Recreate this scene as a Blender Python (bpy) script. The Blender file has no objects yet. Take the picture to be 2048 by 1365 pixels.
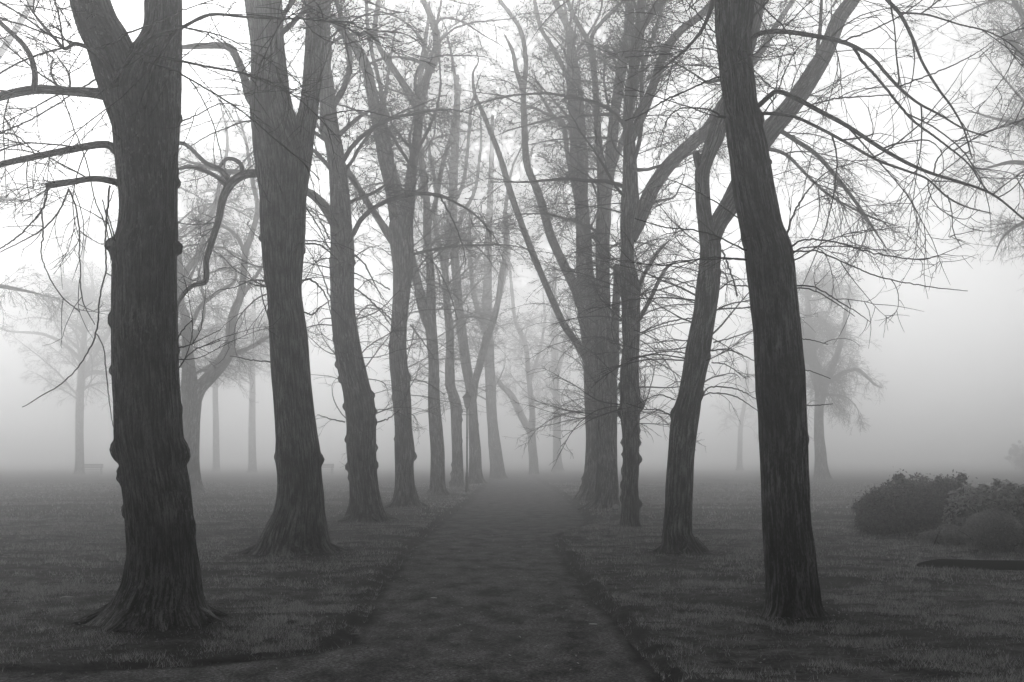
import bpy, math
import numpy as np
from math import radians as rad

sc = bpy.context.scene
# ------------------------------------------------------------------ camera, sky, sun, exposure
F = 2844.0          # focal length in photograph pixels (2048 wide), 50 mm on 36 mm
HZ = 907.0          # horizon row
EYE = 1.6
cam_d = bpy.data.cameras.new('camera'); cam = bpy.data.objects.new('camera', cam_d)
sc.collection.objects.link(cam); sc.camera = cam
cam.location = (0, 0, EYE); cam.rotation_euler = (rad(90), 0, 0)
cam_d.lens = 50; cam_d.sensor_width = 36; cam_d.shift_y = (HZ-682.5)/2048
cam_d.clip_start = 0.1; cam_d.clip_end = 3000

SUN_EL, SUN_AZ = 31.0, -9.0      # azimuth from +Y, negative is to the left
wd = bpy.data.worlds.new('World'); sc.world = wd; wd.use_nodes = True
nt = wd.node_tree; nt.nodes.clear()
sky = nt.nodes.new('ShaderNodeTexSky'); sky.sky_type = 'NISHITA'; sky.sun_disc = False
sky.sun_elevation = rad(SUN_EL); sky.sun_rotation = rad(SUN_AZ)
sky.air_density = 1.0; sky.dust_density = 6.0; sky.ozone_density = 1.0
bw = nt.nodes.new('ShaderNodeRGBToBW'); bg = nt.nodes.new('ShaderNodeBackground')
wo = nt.nodes.new('ShaderNodeOutputWorld'); bg.inputs['Strength'].default_value = 0.14
nt.links.new(sky.outputs[0], bw.inputs[0]); nt.links.new(bw.outputs[0], bg.inputs[0]); nt.links.new(bg.outputs[0], wo.inputs[0])
sl = bpy.data.lights.new('sun', 'SUN'); sl.energy = 2.6; sl.angle = rad(80); sl.color = (1, 1, 1)
so = bpy.data.objects.new('sun', sl); sc.collection.objects.link(so)
so.rotation_euler = (rad(90-SUN_EL), 0, rad(180-SUN_AZ))
so.location = (-30, 20, 60)
sc.view_settings.view_transform = 'Standard'; sc.view_settings.look = 'None'
sc.view_settings.gamma = 1.0; sc.view_settings.exposure = -1.17; sc.view_settings.use_curve_mapping = False
sc.render.engine = 'CYCLES'
cy = sc.cycles
cy.use_denoising = True; cy.denoiser = 'OPENIMAGEDENOISE'
cy.max_bounces = 8; cy.diffuse_bounces = 3; cy.volume_bounces = 3; cy.transparent_max_bounces = 8
cy.sample_clamp_indirect = 3.0
cy.use_adaptive_sampling = False
FOG_DENSITY = 0.0115

# ------------------------------------------------------------------ small helpers
rng = np.random.default_rng(7)
C = sc.collection
def link(o): C.objects.link(o); return o
def tag(o, label=None, cat=None, group=None, kind=None):
    if label: o['label'] = label
    if cat: o['category'] = cat
    if group: o['group'] = group
    if kind: o['kind'] = kind
    return o
def empty(name, loc, rz=0.0):
    o = bpy.data.objects.new(name, None); o.location = loc; o.rotation_euler = (0, 0, rz); o.empty_display_size = .3
    return link(o)
def at(x, y, Y):
    return np.array([(x-1024)/F*Y, Y, EYE+(HZ-y)/F*Y])
DIP0, DIP = 75.0, .005     # the lawns fall away very gently beyond 75 m
def depth(y):            # distance of a ground point seen on row y
    y = np.asarray(y, dtype=float); d = F*EYE/(y-HZ)
    far = (EYE-DIP0*DIP)/np.maximum((y-HZ)/F-DIP, 1e-3)
    d = np.where(d > DIP0, far, d); return float(d) if d.ndim == 0 else d
def dip(y): return -DIP*np.clip(np.asarray(y, float)-DIP0, 0, 130)
def mesh_obj(name, V, faces, mat, parent=None, attrs=None, smooth=True, mats=None, midx=None, origin=None):
    """V (n,3) world coordinates; faces (m,4) or (m,3) int array, or a list of both"""
    if not isinstance(faces, list): faces = [faces]
    faces = [f for f in faces if len(f)]
    V = np.asarray(V, dtype=np.float64)
    off = np.zeros(3)
    if parent is not None: off = np.array(parent.location)
    elif origin is not None: off = np.array(origin, dtype=float)
    me = bpy.data.meshes.new(name)
    me.vertices.add(len(V)); me.vertices.foreach_set('co', (V-off).astype(np.float32).ravel())
    tot = np.concatenate([np.full(len(f), f.shape[1], dtype=np.int32) for f in faces])
    idx = np.concatenate([f.astype(np.int32).ravel() for f in faces])
    me.loops.add(len(idx)); me.loops.foreach_set('vertex_index', idx)
    me.polygons.add(len(tot))
    st = np.zeros(len(tot), dtype=np.int32); st[1:] = np.cumsum(tot)[:-1]
    me.polygons.foreach_set('loop_start', st); me.polygons.foreach_set('loop_total', tot)
    me.polygons.foreach_set('use_smooth', np.full(len(tot), smooth))
    for m in (mats or [mat]): me.materials.append(m)
    if midx is not None: me.polygons.foreach_set('material_index', midx.astype(np.int32))
    for k, a in (attrs or {}).items():
        if a.ndim == 2:
            at_ = me.attributes.new(k, 'FLOAT_VECTOR', 'POINT'); at_.data.foreach_set('vector', a.astype(np.float32).ravel())
        else:
            at_ = me.attributes.new(k, 'FLOAT', 'POINT'); at_.data.foreach_set('value', a.astype(np.float32))
    me.update(calc_edges=True)
    o = bpy.data.objects.new(name, me)
    if parent is not None: o.parent = parent
    else: o.location = off
    return link(o)

_perm = np.random.default_rng(3).random(65536)
def vnoise(p, seed=0):
    """3-D value noise in 0..1, p (n,3)"""
    p = np.asarray(p, dtype=np.float64); i = np.floor(p).astype(np.int64); f = p-i; u = f*f*(3-2*f)
    def h(a, b, c): return _perm[(a*7349+b*20719+c*51307+seed*971) & 65535]
    r = 0
    for dx in (0, 1):
        wx = u[:, 0] if dx else 1-u[:, 0]
        for dy in (0, 1):
            wy = u[:, 1] if dy else 1-u[:, 1]
            for dz in (0, 1):
                wz = u[:, 2] if dz else 1-u[:, 2]
                r = r+wx*wy*wz*h(i[:, 0]+dx, i[:, 1]+dy, i[:, 2]+dz)
    return r
def fbm(p, seed=0, oct=3):
    r = 0; a = .5; t = 0
    for k in range(oct): r = r+a*vnoise(p*2.0**k, seed+k*11); t += a; a *= .5
    return r/t

# ------------------------------------------------------------------ materials (all neutral grey: the place is seen in monochrome)
def new_mat(name):
    m = bpy.data.materials.new(name); m.use_nodes = True
    n = m.node_tree.nodes; n.clear()
    b = n.new('ShaderNodeBsdfPrincipled'); o = n.new('ShaderNodeOutputMaterial')
    m.node_tree.links.new(b.outputs[0], o.inputs[0])
    b.inputs['Roughness'].default_value = .9; b.inputs['Specular IOR Level'].default_value = .03
    return m, n, m.node_tree.links, b
def noise(n, l, vec, scale, detail=4, rough=.6):
    t = n.new('ShaderNodeTexNoise'); t.inputs['Scale'].default_value = scale
    t.inputs['Detail'].default_value = detail; t.inputs['Roughness'].default_value = rough
    if vec is not None: l.new(vec, t.inputs['Vector'])
    return t.outputs['Fac']
def ramp(n, l, fac, stops):
    r = n.new('ShaderNodeValToRGB'); e = r.color_ramp.elements
    while len(e) < len(stops): e.new(.5)
    for k, (p, v) in enumerate(stops): e[k].position = p; e[k].color = (v, v, v, 1)
    l.new(fac, r.inputs[0]); return r.outputs[0]
def mapping(n, l, vec, s, loc=(0, 0, 0)):
    m = n.new('ShaderNodeMapping'); m.inputs['Scale'].default_value = s; m.inputs['Location'].default_value = loc
    l.new(vec, m.inputs['Vector']); return m.outputs[0]
def mathn(n, l, op, a, b=None, c=None):
    m = n.new('ShaderNodeMath'); m.operation = op
    for k, v in enumerate((a, b, c)):
        if v is None: continue
        if isinstance(v, (int, float)): m.inputs[k].default_value = v
        else: l.new(v, m.inputs[k])
    return m.outputs[0]
def bump(n, l, b, h, strength=.6, dist=.01):
    u = n.new('ShaderNodeBump'); u.inputs['Strength'].default_value = strength; u.inputs['Distance'].default_value = dist
    l.new(h, u.inputs['Height']); l.new(u.outputs[0], b.inputs['Normal'])

def bark_mat(name, lo, hi, lichen=0.0, loc=(0, 0, 0), ridge=34.0):
    ridge *= 1.5
    m, n, l, b = new_mat(name)
    a = n.new('ShaderNodeAttribute'); a.attribute_name = 'bark'; v = a.outputs['Vector']
    ridge_v = mapping(n, l, v, (1, 1, .09), loc)
    r1 = noise(n, l, ridge_v, ridge, 4, .65)
    r2 = noise(n, l, mapping(n, l, v, (1, 1, .35), loc), ridge*2.2, 3, .6)
    rr = mathn(n, l, 'ADD', mathn(n, l, 'MULTIPLY', r1, .7), mathn(n, l, 'MULTIPLY', r2, .3))
    col = ramp(n, l, rr, [(.38, lo*.25), (.48, lo*1.3), (.62, hi)])
    patch = ramp(n, l, noise(n, l, mapping(n, l, v, (1, 1, .45), loc), 2.6, 4, .55), [(.36, .45), (.50, .9), (.66, 1.35)])
    mx = n.new('ShaderNodeVectorMath'); mx.operation = 'MULTIPLY'; l.new(col, mx.inputs[0]); l.new(patch, mx.inputs[1])
    out = mx.outputs[0]
    if lichen > 0:
        f1 = noise(n, l, mapping(n, l, v, (1, 1, .35), loc), 42, 4, .75)
        f2 = noise(n, l, v, 2.2, 2, .5)
        f = mathn(n, l, 'MULTIPLY', ramp(n, l, f1, [(.56, 0), (.64, 1)]), ramp(n, l, f2, [(.42, 0), (.58, 1)]))
        mi = n.new('ShaderNodeMix'); mi.data_type = 'RGBA'
        l.new(mathn(n, l, 'MULTIPLY', f, lichen), mi.inputs['Factor']); l.new(out, mi.inputs['A'])
        mi.inputs['B'].default_value = (.42, .42, .42, 1); out = mi.outputs['Result']
    l.new(out, b.inputs['Base Color']); bump(n, l, b, rr, .9, .02)
    return m
M_BARK1 = bark_mat('bark_lichened', .045, .32, 1.0)
M_BARK2 = bark_mat('bark_ridged', .026, .30, .2, (3, 1, 5), 26)
M_BARK = bark_mat('bark_grey', .055, .36, .3, (7, 2, 1), 28)
M_TWIG, n, l, b = new_mat('twig_bark'); b.inputs['Base Color'].default_value = (.035, .035, .035, 1)

def ground_mat():
    m, n, l, b = new_mat('lawn_turf')
    g = n.new('ShaderNodeNewGeometry'); v = g.outputs['Position']
    fine = noise(n, l, mapping(n, l, v, (1, .8, 1)), 26, 5, .72)
    mid = noise(n, l, v, 3.2, 4, .6)
    big = noise(n, l, v, .22, 3, .5)
    s = mathn(n, l, 'ADD', mathn(n, l, 'MULTIPLY', fine, .5), mathn(n, l, 'MULTIPLY', mid, .5))
    c = ramp(n, l, s, [(.38, .006), (.48, .040), (.60, .14)])
    br = ramp(n, l, big, [(.3, .8), (.7, 1.25)])
    mx = n.new('ShaderNodeVectorMath'); mx.operation = 'MULTIPLY'; l.new(c, mx.inputs[0]); l.new(br, mx.inputs[1])
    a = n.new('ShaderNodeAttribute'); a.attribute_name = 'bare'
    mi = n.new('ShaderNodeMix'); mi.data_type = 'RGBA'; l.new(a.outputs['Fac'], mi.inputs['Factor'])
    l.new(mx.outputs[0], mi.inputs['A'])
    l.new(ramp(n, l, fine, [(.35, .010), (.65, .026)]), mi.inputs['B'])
    l.new(mi.outputs['Result'], b.inputs['Base Color']); bump(n, l, b, s, .9, .06)
    return m
def path_mat(name, k=1.0):
    m, n, l, b = new_mat(name)
    g = n.new('ShaderNodeNewGeometry'); v = g.outputs['Position']
    fine = noise(n, l, v, 34, 5, .85); mid = noise(n, l, mapping(n, l, v, (1, .45, 1)), 2.6, 5, .75)
    vo = n.new('ShaderNodeTexVoronoi'); vo.inputs['Scale'].default_value = 42; l.new(v, vo.inputs['Vector'])
    c = ramp(n, l, mid, [(.36, .020*k), (.48, .080*k), (.64, .15*k)])
    f = ramp(n, l, fine, [(.38, .12), (.5, .85), (.60, 2.4)])
    mx = n.new('ShaderNodeVectorMath'); mx.operation = 'MULTIPLY'; l.new(c, mx.inputs[0]); l.new(f, mx.inputs[1])
    sp_ = mathn(n, l, 'MULTIPLY', ramp(n, l, vo.outputs['Distance'], [(.10, 1), (.20, 0)]), ramp(n, l, noise(n, l, v, 11, 2, .5), [(.55, 0), (.66, 1)]))
    mi = n.new('ShaderNodeMix'); mi.data_type = 'RGBA'; l.new(sp_, mi.inputs['Factor']); l.new(mx.outputs[0], mi.inputs['A']); mi.inputs['B'].default_value = (.35, .35, .35, 1)
    a = n.new('ShaderNodeAttribute'); a.attribute_name = 'verge'
    m2 = n.new('ShaderNodeMix'); m2.data_type = 'RGBA'; l.new(a.outputs['Fac'], m2.inputs['Factor']); l.new(mi.outputs['Result'], m2.inputs['A'])
    m2.inputs['B'].default_value = (.006, .006, .006, 1)
    l.new(m2.outputs['Result'], b.inputs['Base Color']); b.inputs['Roughness'].default_value = .95
    bump(n, l, b, mathn(n, l, 'ADD', fine, mathn(n, l, 'MULTIPLY', vo.outputs['Distance'], .6)), .9, .015)
    return m
def leafy(name, lo, hi, rough=.6, spec=.2, thin=.45):
    m, n, l, b = new_mat(name)
    g = n.new('ShaderNodeNewGeometry')
    c = ramp(n, l, g.outputs['Random Per Island'], [(0, lo), (.6, (lo+hi)/2), (1, hi)])
    l.new(c, b.inputs['Base Color']); b.inputs['Roughness'].default_value = rough; b.inputs['Specular IOR Level'].default_value = spec
    t = n.new('ShaderNodeBsdfTranslucent'); l.new(c, t.inputs['Color']); mx = n.new('ShaderNodeMixShader'); mx.inputs[0].default_value = thin
    o = [q for q in n if q.type == 'OUTPUT_MATERIAL'][0]
    l.new(b.outputs[0], mx.inputs[1]); l.new(t.outputs[0], mx.inputs[2]); l.new(mx.outputs[0], o.inputs[0])
    return m
M_GROUND = ground_mat(); M_PATH = path_mat('worn_tarmac'); M_PATH2 = path_mat('worn_tarmac_side', 1.15)
M_PATH3 = path_mat('pale_gravel', 1.6)
M_GRASS = leafy('grass_blades', .09, .62, .8, .03)
M_LEAF_DEAD = leafy('dead_leaves', .02, .50, .8, .05)
M_SHRUB = leafy('shrub_leaf', .04, .20, .5, .3)
M_SHRUB2 = leafy('glossy_leaf', .03, .60, .35, .3)
M_SHRUB3 = leafy('box_leaf', .16, .50, .6, .2)
def plain(name, v, rough=.6, spec=.3, metal=0):
    m, n, l, b = new_mat(name)
    nz = noise(n, l, None, 14, 3, .6)
    l.new(ramp(n, l, nz, [(.3, v*.75), (.7, v*1.2)]), b.inputs['Base Color'])
    b.inputs['Roughness'].default_value = rough; b.inputs['Specular IOR Level'].default_value = spec; b.inputs['Metallic'].default_value = metal
    return m
M_IRON = plain('painted_iron', .02); M_PALE = plain('pale_paper', .62, .8); M_STONE = plain('pale_stone', .16, .9)
M_WOOD = plain('weathered_wood', .06, .8); M_EDGE = plain('edging_board', .012, .9)
M_GLASS, n, l, b = new_mat('lantern_glass')
b.inputs['Base Color'].default_value = (.35, .35, .35, 1); b.inputs['Roughness'].default_value = .25; b.inputs['Transmission Weight'].default_value = .6

# ------------------------------------------------------------------ path edges and ground height
LE = np.array([(600,1365),(680,1290),(715,1262),(740,1210),(760,1175),(800,1130),(830,1090),(880,1045),(940,1000)], float)
LY = depth(LE[:, 1]); LX = (LE[:, 0]-1024)/F*LY
o_ = np.argsort(LY); LY = LY[o_]; LX = LX[o_]
LY = np.concatenate([[-6, 5], LY, [80, 160]]); LX = np.concatenate([[-1.5, -1.46], LX, [-1.3, -1.0]])
RE = np.array([(1330,1365),(1290,1310),(1240,1245),(1190,1200),(1150,1150),(1115,1090),(1110,1070),(1130,1061),(1165,1053),(1178,1040),(1150,1010),(1112,980)], float)
RY = depth(RE[:, 1]); RX = (RE[:, 0]-1024)/F*RY
RY = np.concatenate([[-6, 5], RY, [90, 160]]); RX = np.concatenate([[1.1, 1.08], RX, [1.6, 1.4]])
def wob(y, s): return (vnoise(np.stack([y*1.3, y*0+s, y*0], 1))-.5)*.06+(vnoise(np.stack([y*5, y*0+s, y*0+9], 1))-.5)*.07
def XL(y): y = np.atleast_1d(y).astype(float); return np.interp(y, LY, LX)+wob(y, 3.5)
def XR(y): y = np.atleast_1d(y).astype(float); return np.interp(y, RY, RX)+wob(y, 8.5)
FX = np.array([-40, -3.8, -2.39, -1.63, -1.40, -1.0]); FY = np.array([9.7, 10.56, 10.88, 11.5, 11.88, 12.0])
def YF(x): x = np.atleast_1d(x).astype(float); return np.interp(x, FX, FY)+wob(x, 5.5)*.6
def in_path(x, y):
    """signed: >0 inside, metres from the edge"""
    d = np.minimum(x-XL(y), XR(y)-x)
    d2 = np.where(x < -.9, YF(x)-y, -9)
    return np.maximum(d, d2)
TREE_BASES = []      # filled below: (x, y, flare radius)
def ground_h(x, y):
    p = np.stack([x, y, x*0], 1)
    h = (fbm(p*.45, 5, 2)-.5)*.10+(fbm(p*2.3, 6, 3)-.5)*.05
    lawn = np.clip((-in_path(x, y))/.16, 0, 1); lawn = lawn*lawn*(3-2*lawn)
    flat = (fbm(p*.5, 15, 2)-.5)*.02
    return lawn*(h+.022)+(1-lawn)*(flat-.032)+dip(y)

# ------------------------------------------------------------------ branch generator
def norm(v): return v/np.maximum(np.linalg.norm(v, axis=-1, keepdims=True), 1e-9)
def tubes(P, R, sides=3):
    n, k, _ = P.shape
    T = np.empty_like(P); T[:, 1:-1] = P[:, 2:]-P[:, :-2]; T[:, 0] = P[:, 1]-P[:, 0]; T[:, -1] = P[:, -1]-P[:, -2]; T = norm(T)
    ref = norm(rng.normal(size=(n, 1, 3)))
    bad = np.abs((ref*T).sum(-1)).max(1) > .93
    ref[bad] = norm(np.roll(ref[bad], 1, axis=-1)+.3)
    A = norm(np.cross(T, np.broadcast_to(ref, T.shape))); B = np.cross(T, A)
    ang = np.arange(sides)/sides*2*math.pi
    V = P[:, :, None]+R[:, :, None, None]*(np.cos(ang)[None, None, :, None]*A[:, :, None]+np.sin(ang)[None, None, :, None]*B[:, :, None])
    base = (np.arange(n)*k*sides)[:, None, None]+(np.arange(k-1)*sides)[None, :, None]
    j = np.arange(sides); j2 = (j+1) % sides
    Q = np.stack([base+j, base+j2, base+sides+j2, base+sides+j], -1).reshape(-1, 4)
    return V.reshape(-1, 3), Q
class Acc:
    def __init__(s): s.V = []; s.Q = []; s.n = 0
    def add(s, P, R, sides=3):
        if len(P) == 0: return
        V, Q = tubes(P, R, sides); s.V.append(V); s.Q.append(Q+s.n); s.n += len(V)
def grow(S, D, Ln, k, wig, grav, r0, rt, zig=0.0):
    n = len(S); P = np.empty((n, k, 3)); P[:, 0] = S; d = norm(D); st = (Ln/(k-1))[:, None]
    bend = rng.normal(size=(n, 3))*wig*.9
    for i in range(1, k):
        d = d+rng.normal(size=(n, 3))*wig+bend; d[:, 2] += grav*(i/k)
        if zig: d = d+norm(np.cross(d, rng.normal(size=(n, 3))))*zig*(1 if i % 2 else -1)
        d = norm(d); P[:, i] = P[:, i-1]+d*st
    t = np.linspace(0, 1, k)[None]
    R = r0[:, None]*(1-t)**.8+rt*np.ones((n, 1)); return P, R
def visible(P, m=1.16):
    X, Y, Z = P[:, 0], np.maximum(P[:, 1], .5), P[:, 2]
    px = 1024+X/Y*F; py = HZ-(Z-EYE)/Y*F
    return (px > 1024-1024*m) & (px < 1024+1024*m) & (py > -180) & (py < 1500) & (P[:, 1] > 1)
def spawn(P, R, per_m, t0, t1, a0, a1, l0, l1, k, wig, grav, flat=.6, ratio=.0062, rt=.0022, cull=True, shrink=.6, zig=0.0, up=0.0, rmax=.62):
    """children growing from the sides of polylines P (n,k,3)"""
    if len(P) == 0: return np.zeros((0, k, 3)), np.zeros((0, k))
    seg = np.linalg.norm(np.diff(P, axis=1), axis=2); Ln = seg.sum(1)
    cnt = rng.poisson(Ln*(t1-t0)*per_m); idx = np.repeat(np.arange(len(P)), cnt)
    if len(idx) == 0: return np.zeros((0, k, 3)), np.zeros((0, k))
    t = rng.uniform(t0, t1, len(idx)); kk = P.shape[1]-1
    s = t*kk; i = np.minimum(s.astype(int), kk-1); f = (s-i)[:, None]
    S = P[idx, i]*(1-f)+P[idx, i+1]*f; T = norm(P[idx, i+1]-P[idx, i]); r = R[idx, i]*(1-f[:, 0])+R[idx, i+1]*f[:, 0]
    if cull:
        v = visible(S); S, T, r, t = S[v], T[v], r[v], t[v]
        if len(S) == 0: return np.zeros((0, k, 3)), np.zeros((0, k))
    N = rng.normal(size=S.shape); N[:, 2] *= (1-flat); N = norm(N-T*(N*T).sum(1, keepdims=True)); N[:, 2] += up; N = norm(N)
    a = rng.uniform(a0, a1, len(S))[:, None]
    D = np.cos(a)*T+np.sin(a)*N
    L = rng.uniform(l0, l1, len(S))*(1-shrink*t)
    r0 = np.minimum(ratio*L+.0012, r*rmax)
    return grow(S, D, L, k, wig, grav, r0, rt, zig)
def smooth_path(pts, n):
    """Catmull-Rom through rows of pts (m,c), resampled to n rows evenly by arc length of the first three columns"""
    pts = np.asarray(pts, float); m = len(pts)
    e = np.vstack([2*pts[0]-pts[1], pts, 2*pts[-1]-pts[-2]])
    out = []
    for i in range(m-1):
        p0, p1, p2, p3 = e[i], e[i+1], e[i+2], e[i+3]
        for t in np.linspace(0, 1, 12, endpoint=False):
            out.append(.5*((2*p1)+(-p0+p2)*t+(2*p0-5*p1+4*p2-p3)*t*t+(-p0+3*p1-3*p2+p3)*t**3))
    out.append(pts[-1]); out = np.array(out)
    s = np.concatenate([[0], np.cumsum(np.linalg.norm(np.diff(out[:, :3], axis=0), axis=1))])
    q = np.linspace(0, s[-1], n)
    return np.stack([np.interp(q, s, out[:, c]) for c in range(out.shape[1])], 1)

def tube_single(name, path, mat, parent, sides=18, rough=.05, bumps=(), flare=None, seed=0, ridge=0.0, cap=True):
    """one thick stem: path rows (x,y,z,r). bumps: (t 0..1, angle, height m, size m)"""
    P = path[:, :3]; r = path[:, 3]; n = len(P)
    T = np.empty_like(P); T[1:-1] = P[2:]-P[:-2]; T[0] = P[1]-P[0]; T[-1] = P[-1]-P[-2]; T = norm(T)
    if name == 'trunk': T = np.tile([0., 0, 1.], (n, 1))
    A = np.empty_like(P); a = np.array([1., 0, 0]) if abs(T[0][0]) < .8 else np.array([0, 0, 1.])
    for i in range(n):
        a = a-T[i]*np.dot(a, T[i]); a = a/np.linalg.norm(a); A[i] = a
    B = np.cross(T, A)
    s = np.concatenate([[0], np.cumsum(np.linalg.norm(np.diff(P, axis=0), axis=1))])
    th = np.arange(sides)/sides*2*math.pi
    TH, S = np.meshgrid(th, s); RR = np.repeat(r[:, None], sides, 1)
    q = np.stack([np.cos(TH)*RR*3.2, np.sin(TH)*RR*3.2, S*1.1+seed*7.3], -1).reshape(-1, 3)
    k = 1+(fbm(q, seed, 3).reshape(n, sides)-.5)*2*rough
    D = RR*k
    if ridge > 0:
        q = np.stack([np.cos(TH)*RR*24, np.sin(TH)*RR*24, S*2.2+seed*3.1], -1).reshape(-1, 3)
        w = vnoise(q, seed+40).reshape(n, sides); q[:, :2] *= 2.1; q[:, 2] *= 2; w = w*.65+vnoise(q, seed+41).reshape(n, sides)*.35
        D = D+(w-.5)*2*ridge
    for (t, ang, h, size) in bumps:
        ds = (S-t*s[-1])/size; da = np.angle(np.exp(1j*(TH-ang)))*RR/size
        rr = ds*ds+da*da
        lump = .72+.56*vnoise(np.stack([TH*9, S*30, TH*0+ang*9], -1).reshape(-1, 3), seed).reshape(n, sides)
        D = D+h*np.exp(-rr*rr*1.1)*lump
    if flare:                              # buttress lobes at the foot
        hgt, amp, nl, ph = flare
        w = np.clip(1-S/hgt, 0, 1)**2
        D = D*(1+amp*w*(np.cos(nl*(TH-ph))+.5*np.cos((nl+2)*TH+ph*2)))
    V = P[:, None]+D[..., None]*(np.cos(TH)[..., None]*A[:, None]+np.sin(TH)[..., None]*B[:, None])
    base = (np.arange(n-1)*sides)[:, None]; j = np.arange(sides); j2 = (j+1) % sides
    Q = np.stack([base+j, base+j2, base+sides+j2, base+sides+j], -1).reshape(-1, 4)
    V = V.reshape(-1, 3)
    r_att = r.mean()
    bark = np.stack([np.cos(TH)*r_att, np.sin(TH)*r_att, S+seed*2.7], -1).reshape(-1, 3)
    fs = [Q]
    if cap:
        V = np.vstack([V, P[-1]+T[-1]*r[-1]*.3]); c = len(V)-1; bark = np.vstack([bark, bark[-1]])
        e = (n-1)*sides; fs.append(np.stack([e+j, e+j2, np.full(sides, c)], -1))
    return mesh_obj(name, V, fs, mat, parent, {'bark': bark})

def extend(path, L, up=.25, n=8, end=.35, sway=.06):
    """carry a leader on past the top of the picture; path rows (x,y,z,r)"""
    d = path[-1, :3]-path[-3, :3]; d = d/np.linalg.norm(d); st = L/n; p = path[-1, :3].copy(); r = path[-1, 3]
    rows = []
    for i in range(n):
        d = d+rng.normal(size=3)*sway; d[2] += up*.3; d /= np.linalg.norm(d); p = p+d*st
        rows.append([*p, r*(1-(1-end)*(i+1)/n)])
    return np.vstack([path, rows])

def limb_path(tr, Y, dy, n):
    """tr: (x,y,w) photo pixels; the limb swings dy metres nearer/farther along its length"""
    tr = np.asarray(tr, float); m = len(tr); u = np.linspace(0, 1, m)
    rows = []
    for (x, y, w), t in zip(tr, u):
        YY = Y+dy*t**1.3
        p = at(x, y, YY); rows.append([*p, w/2/F*YY])
    return smooth_path(rows, n)

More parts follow.
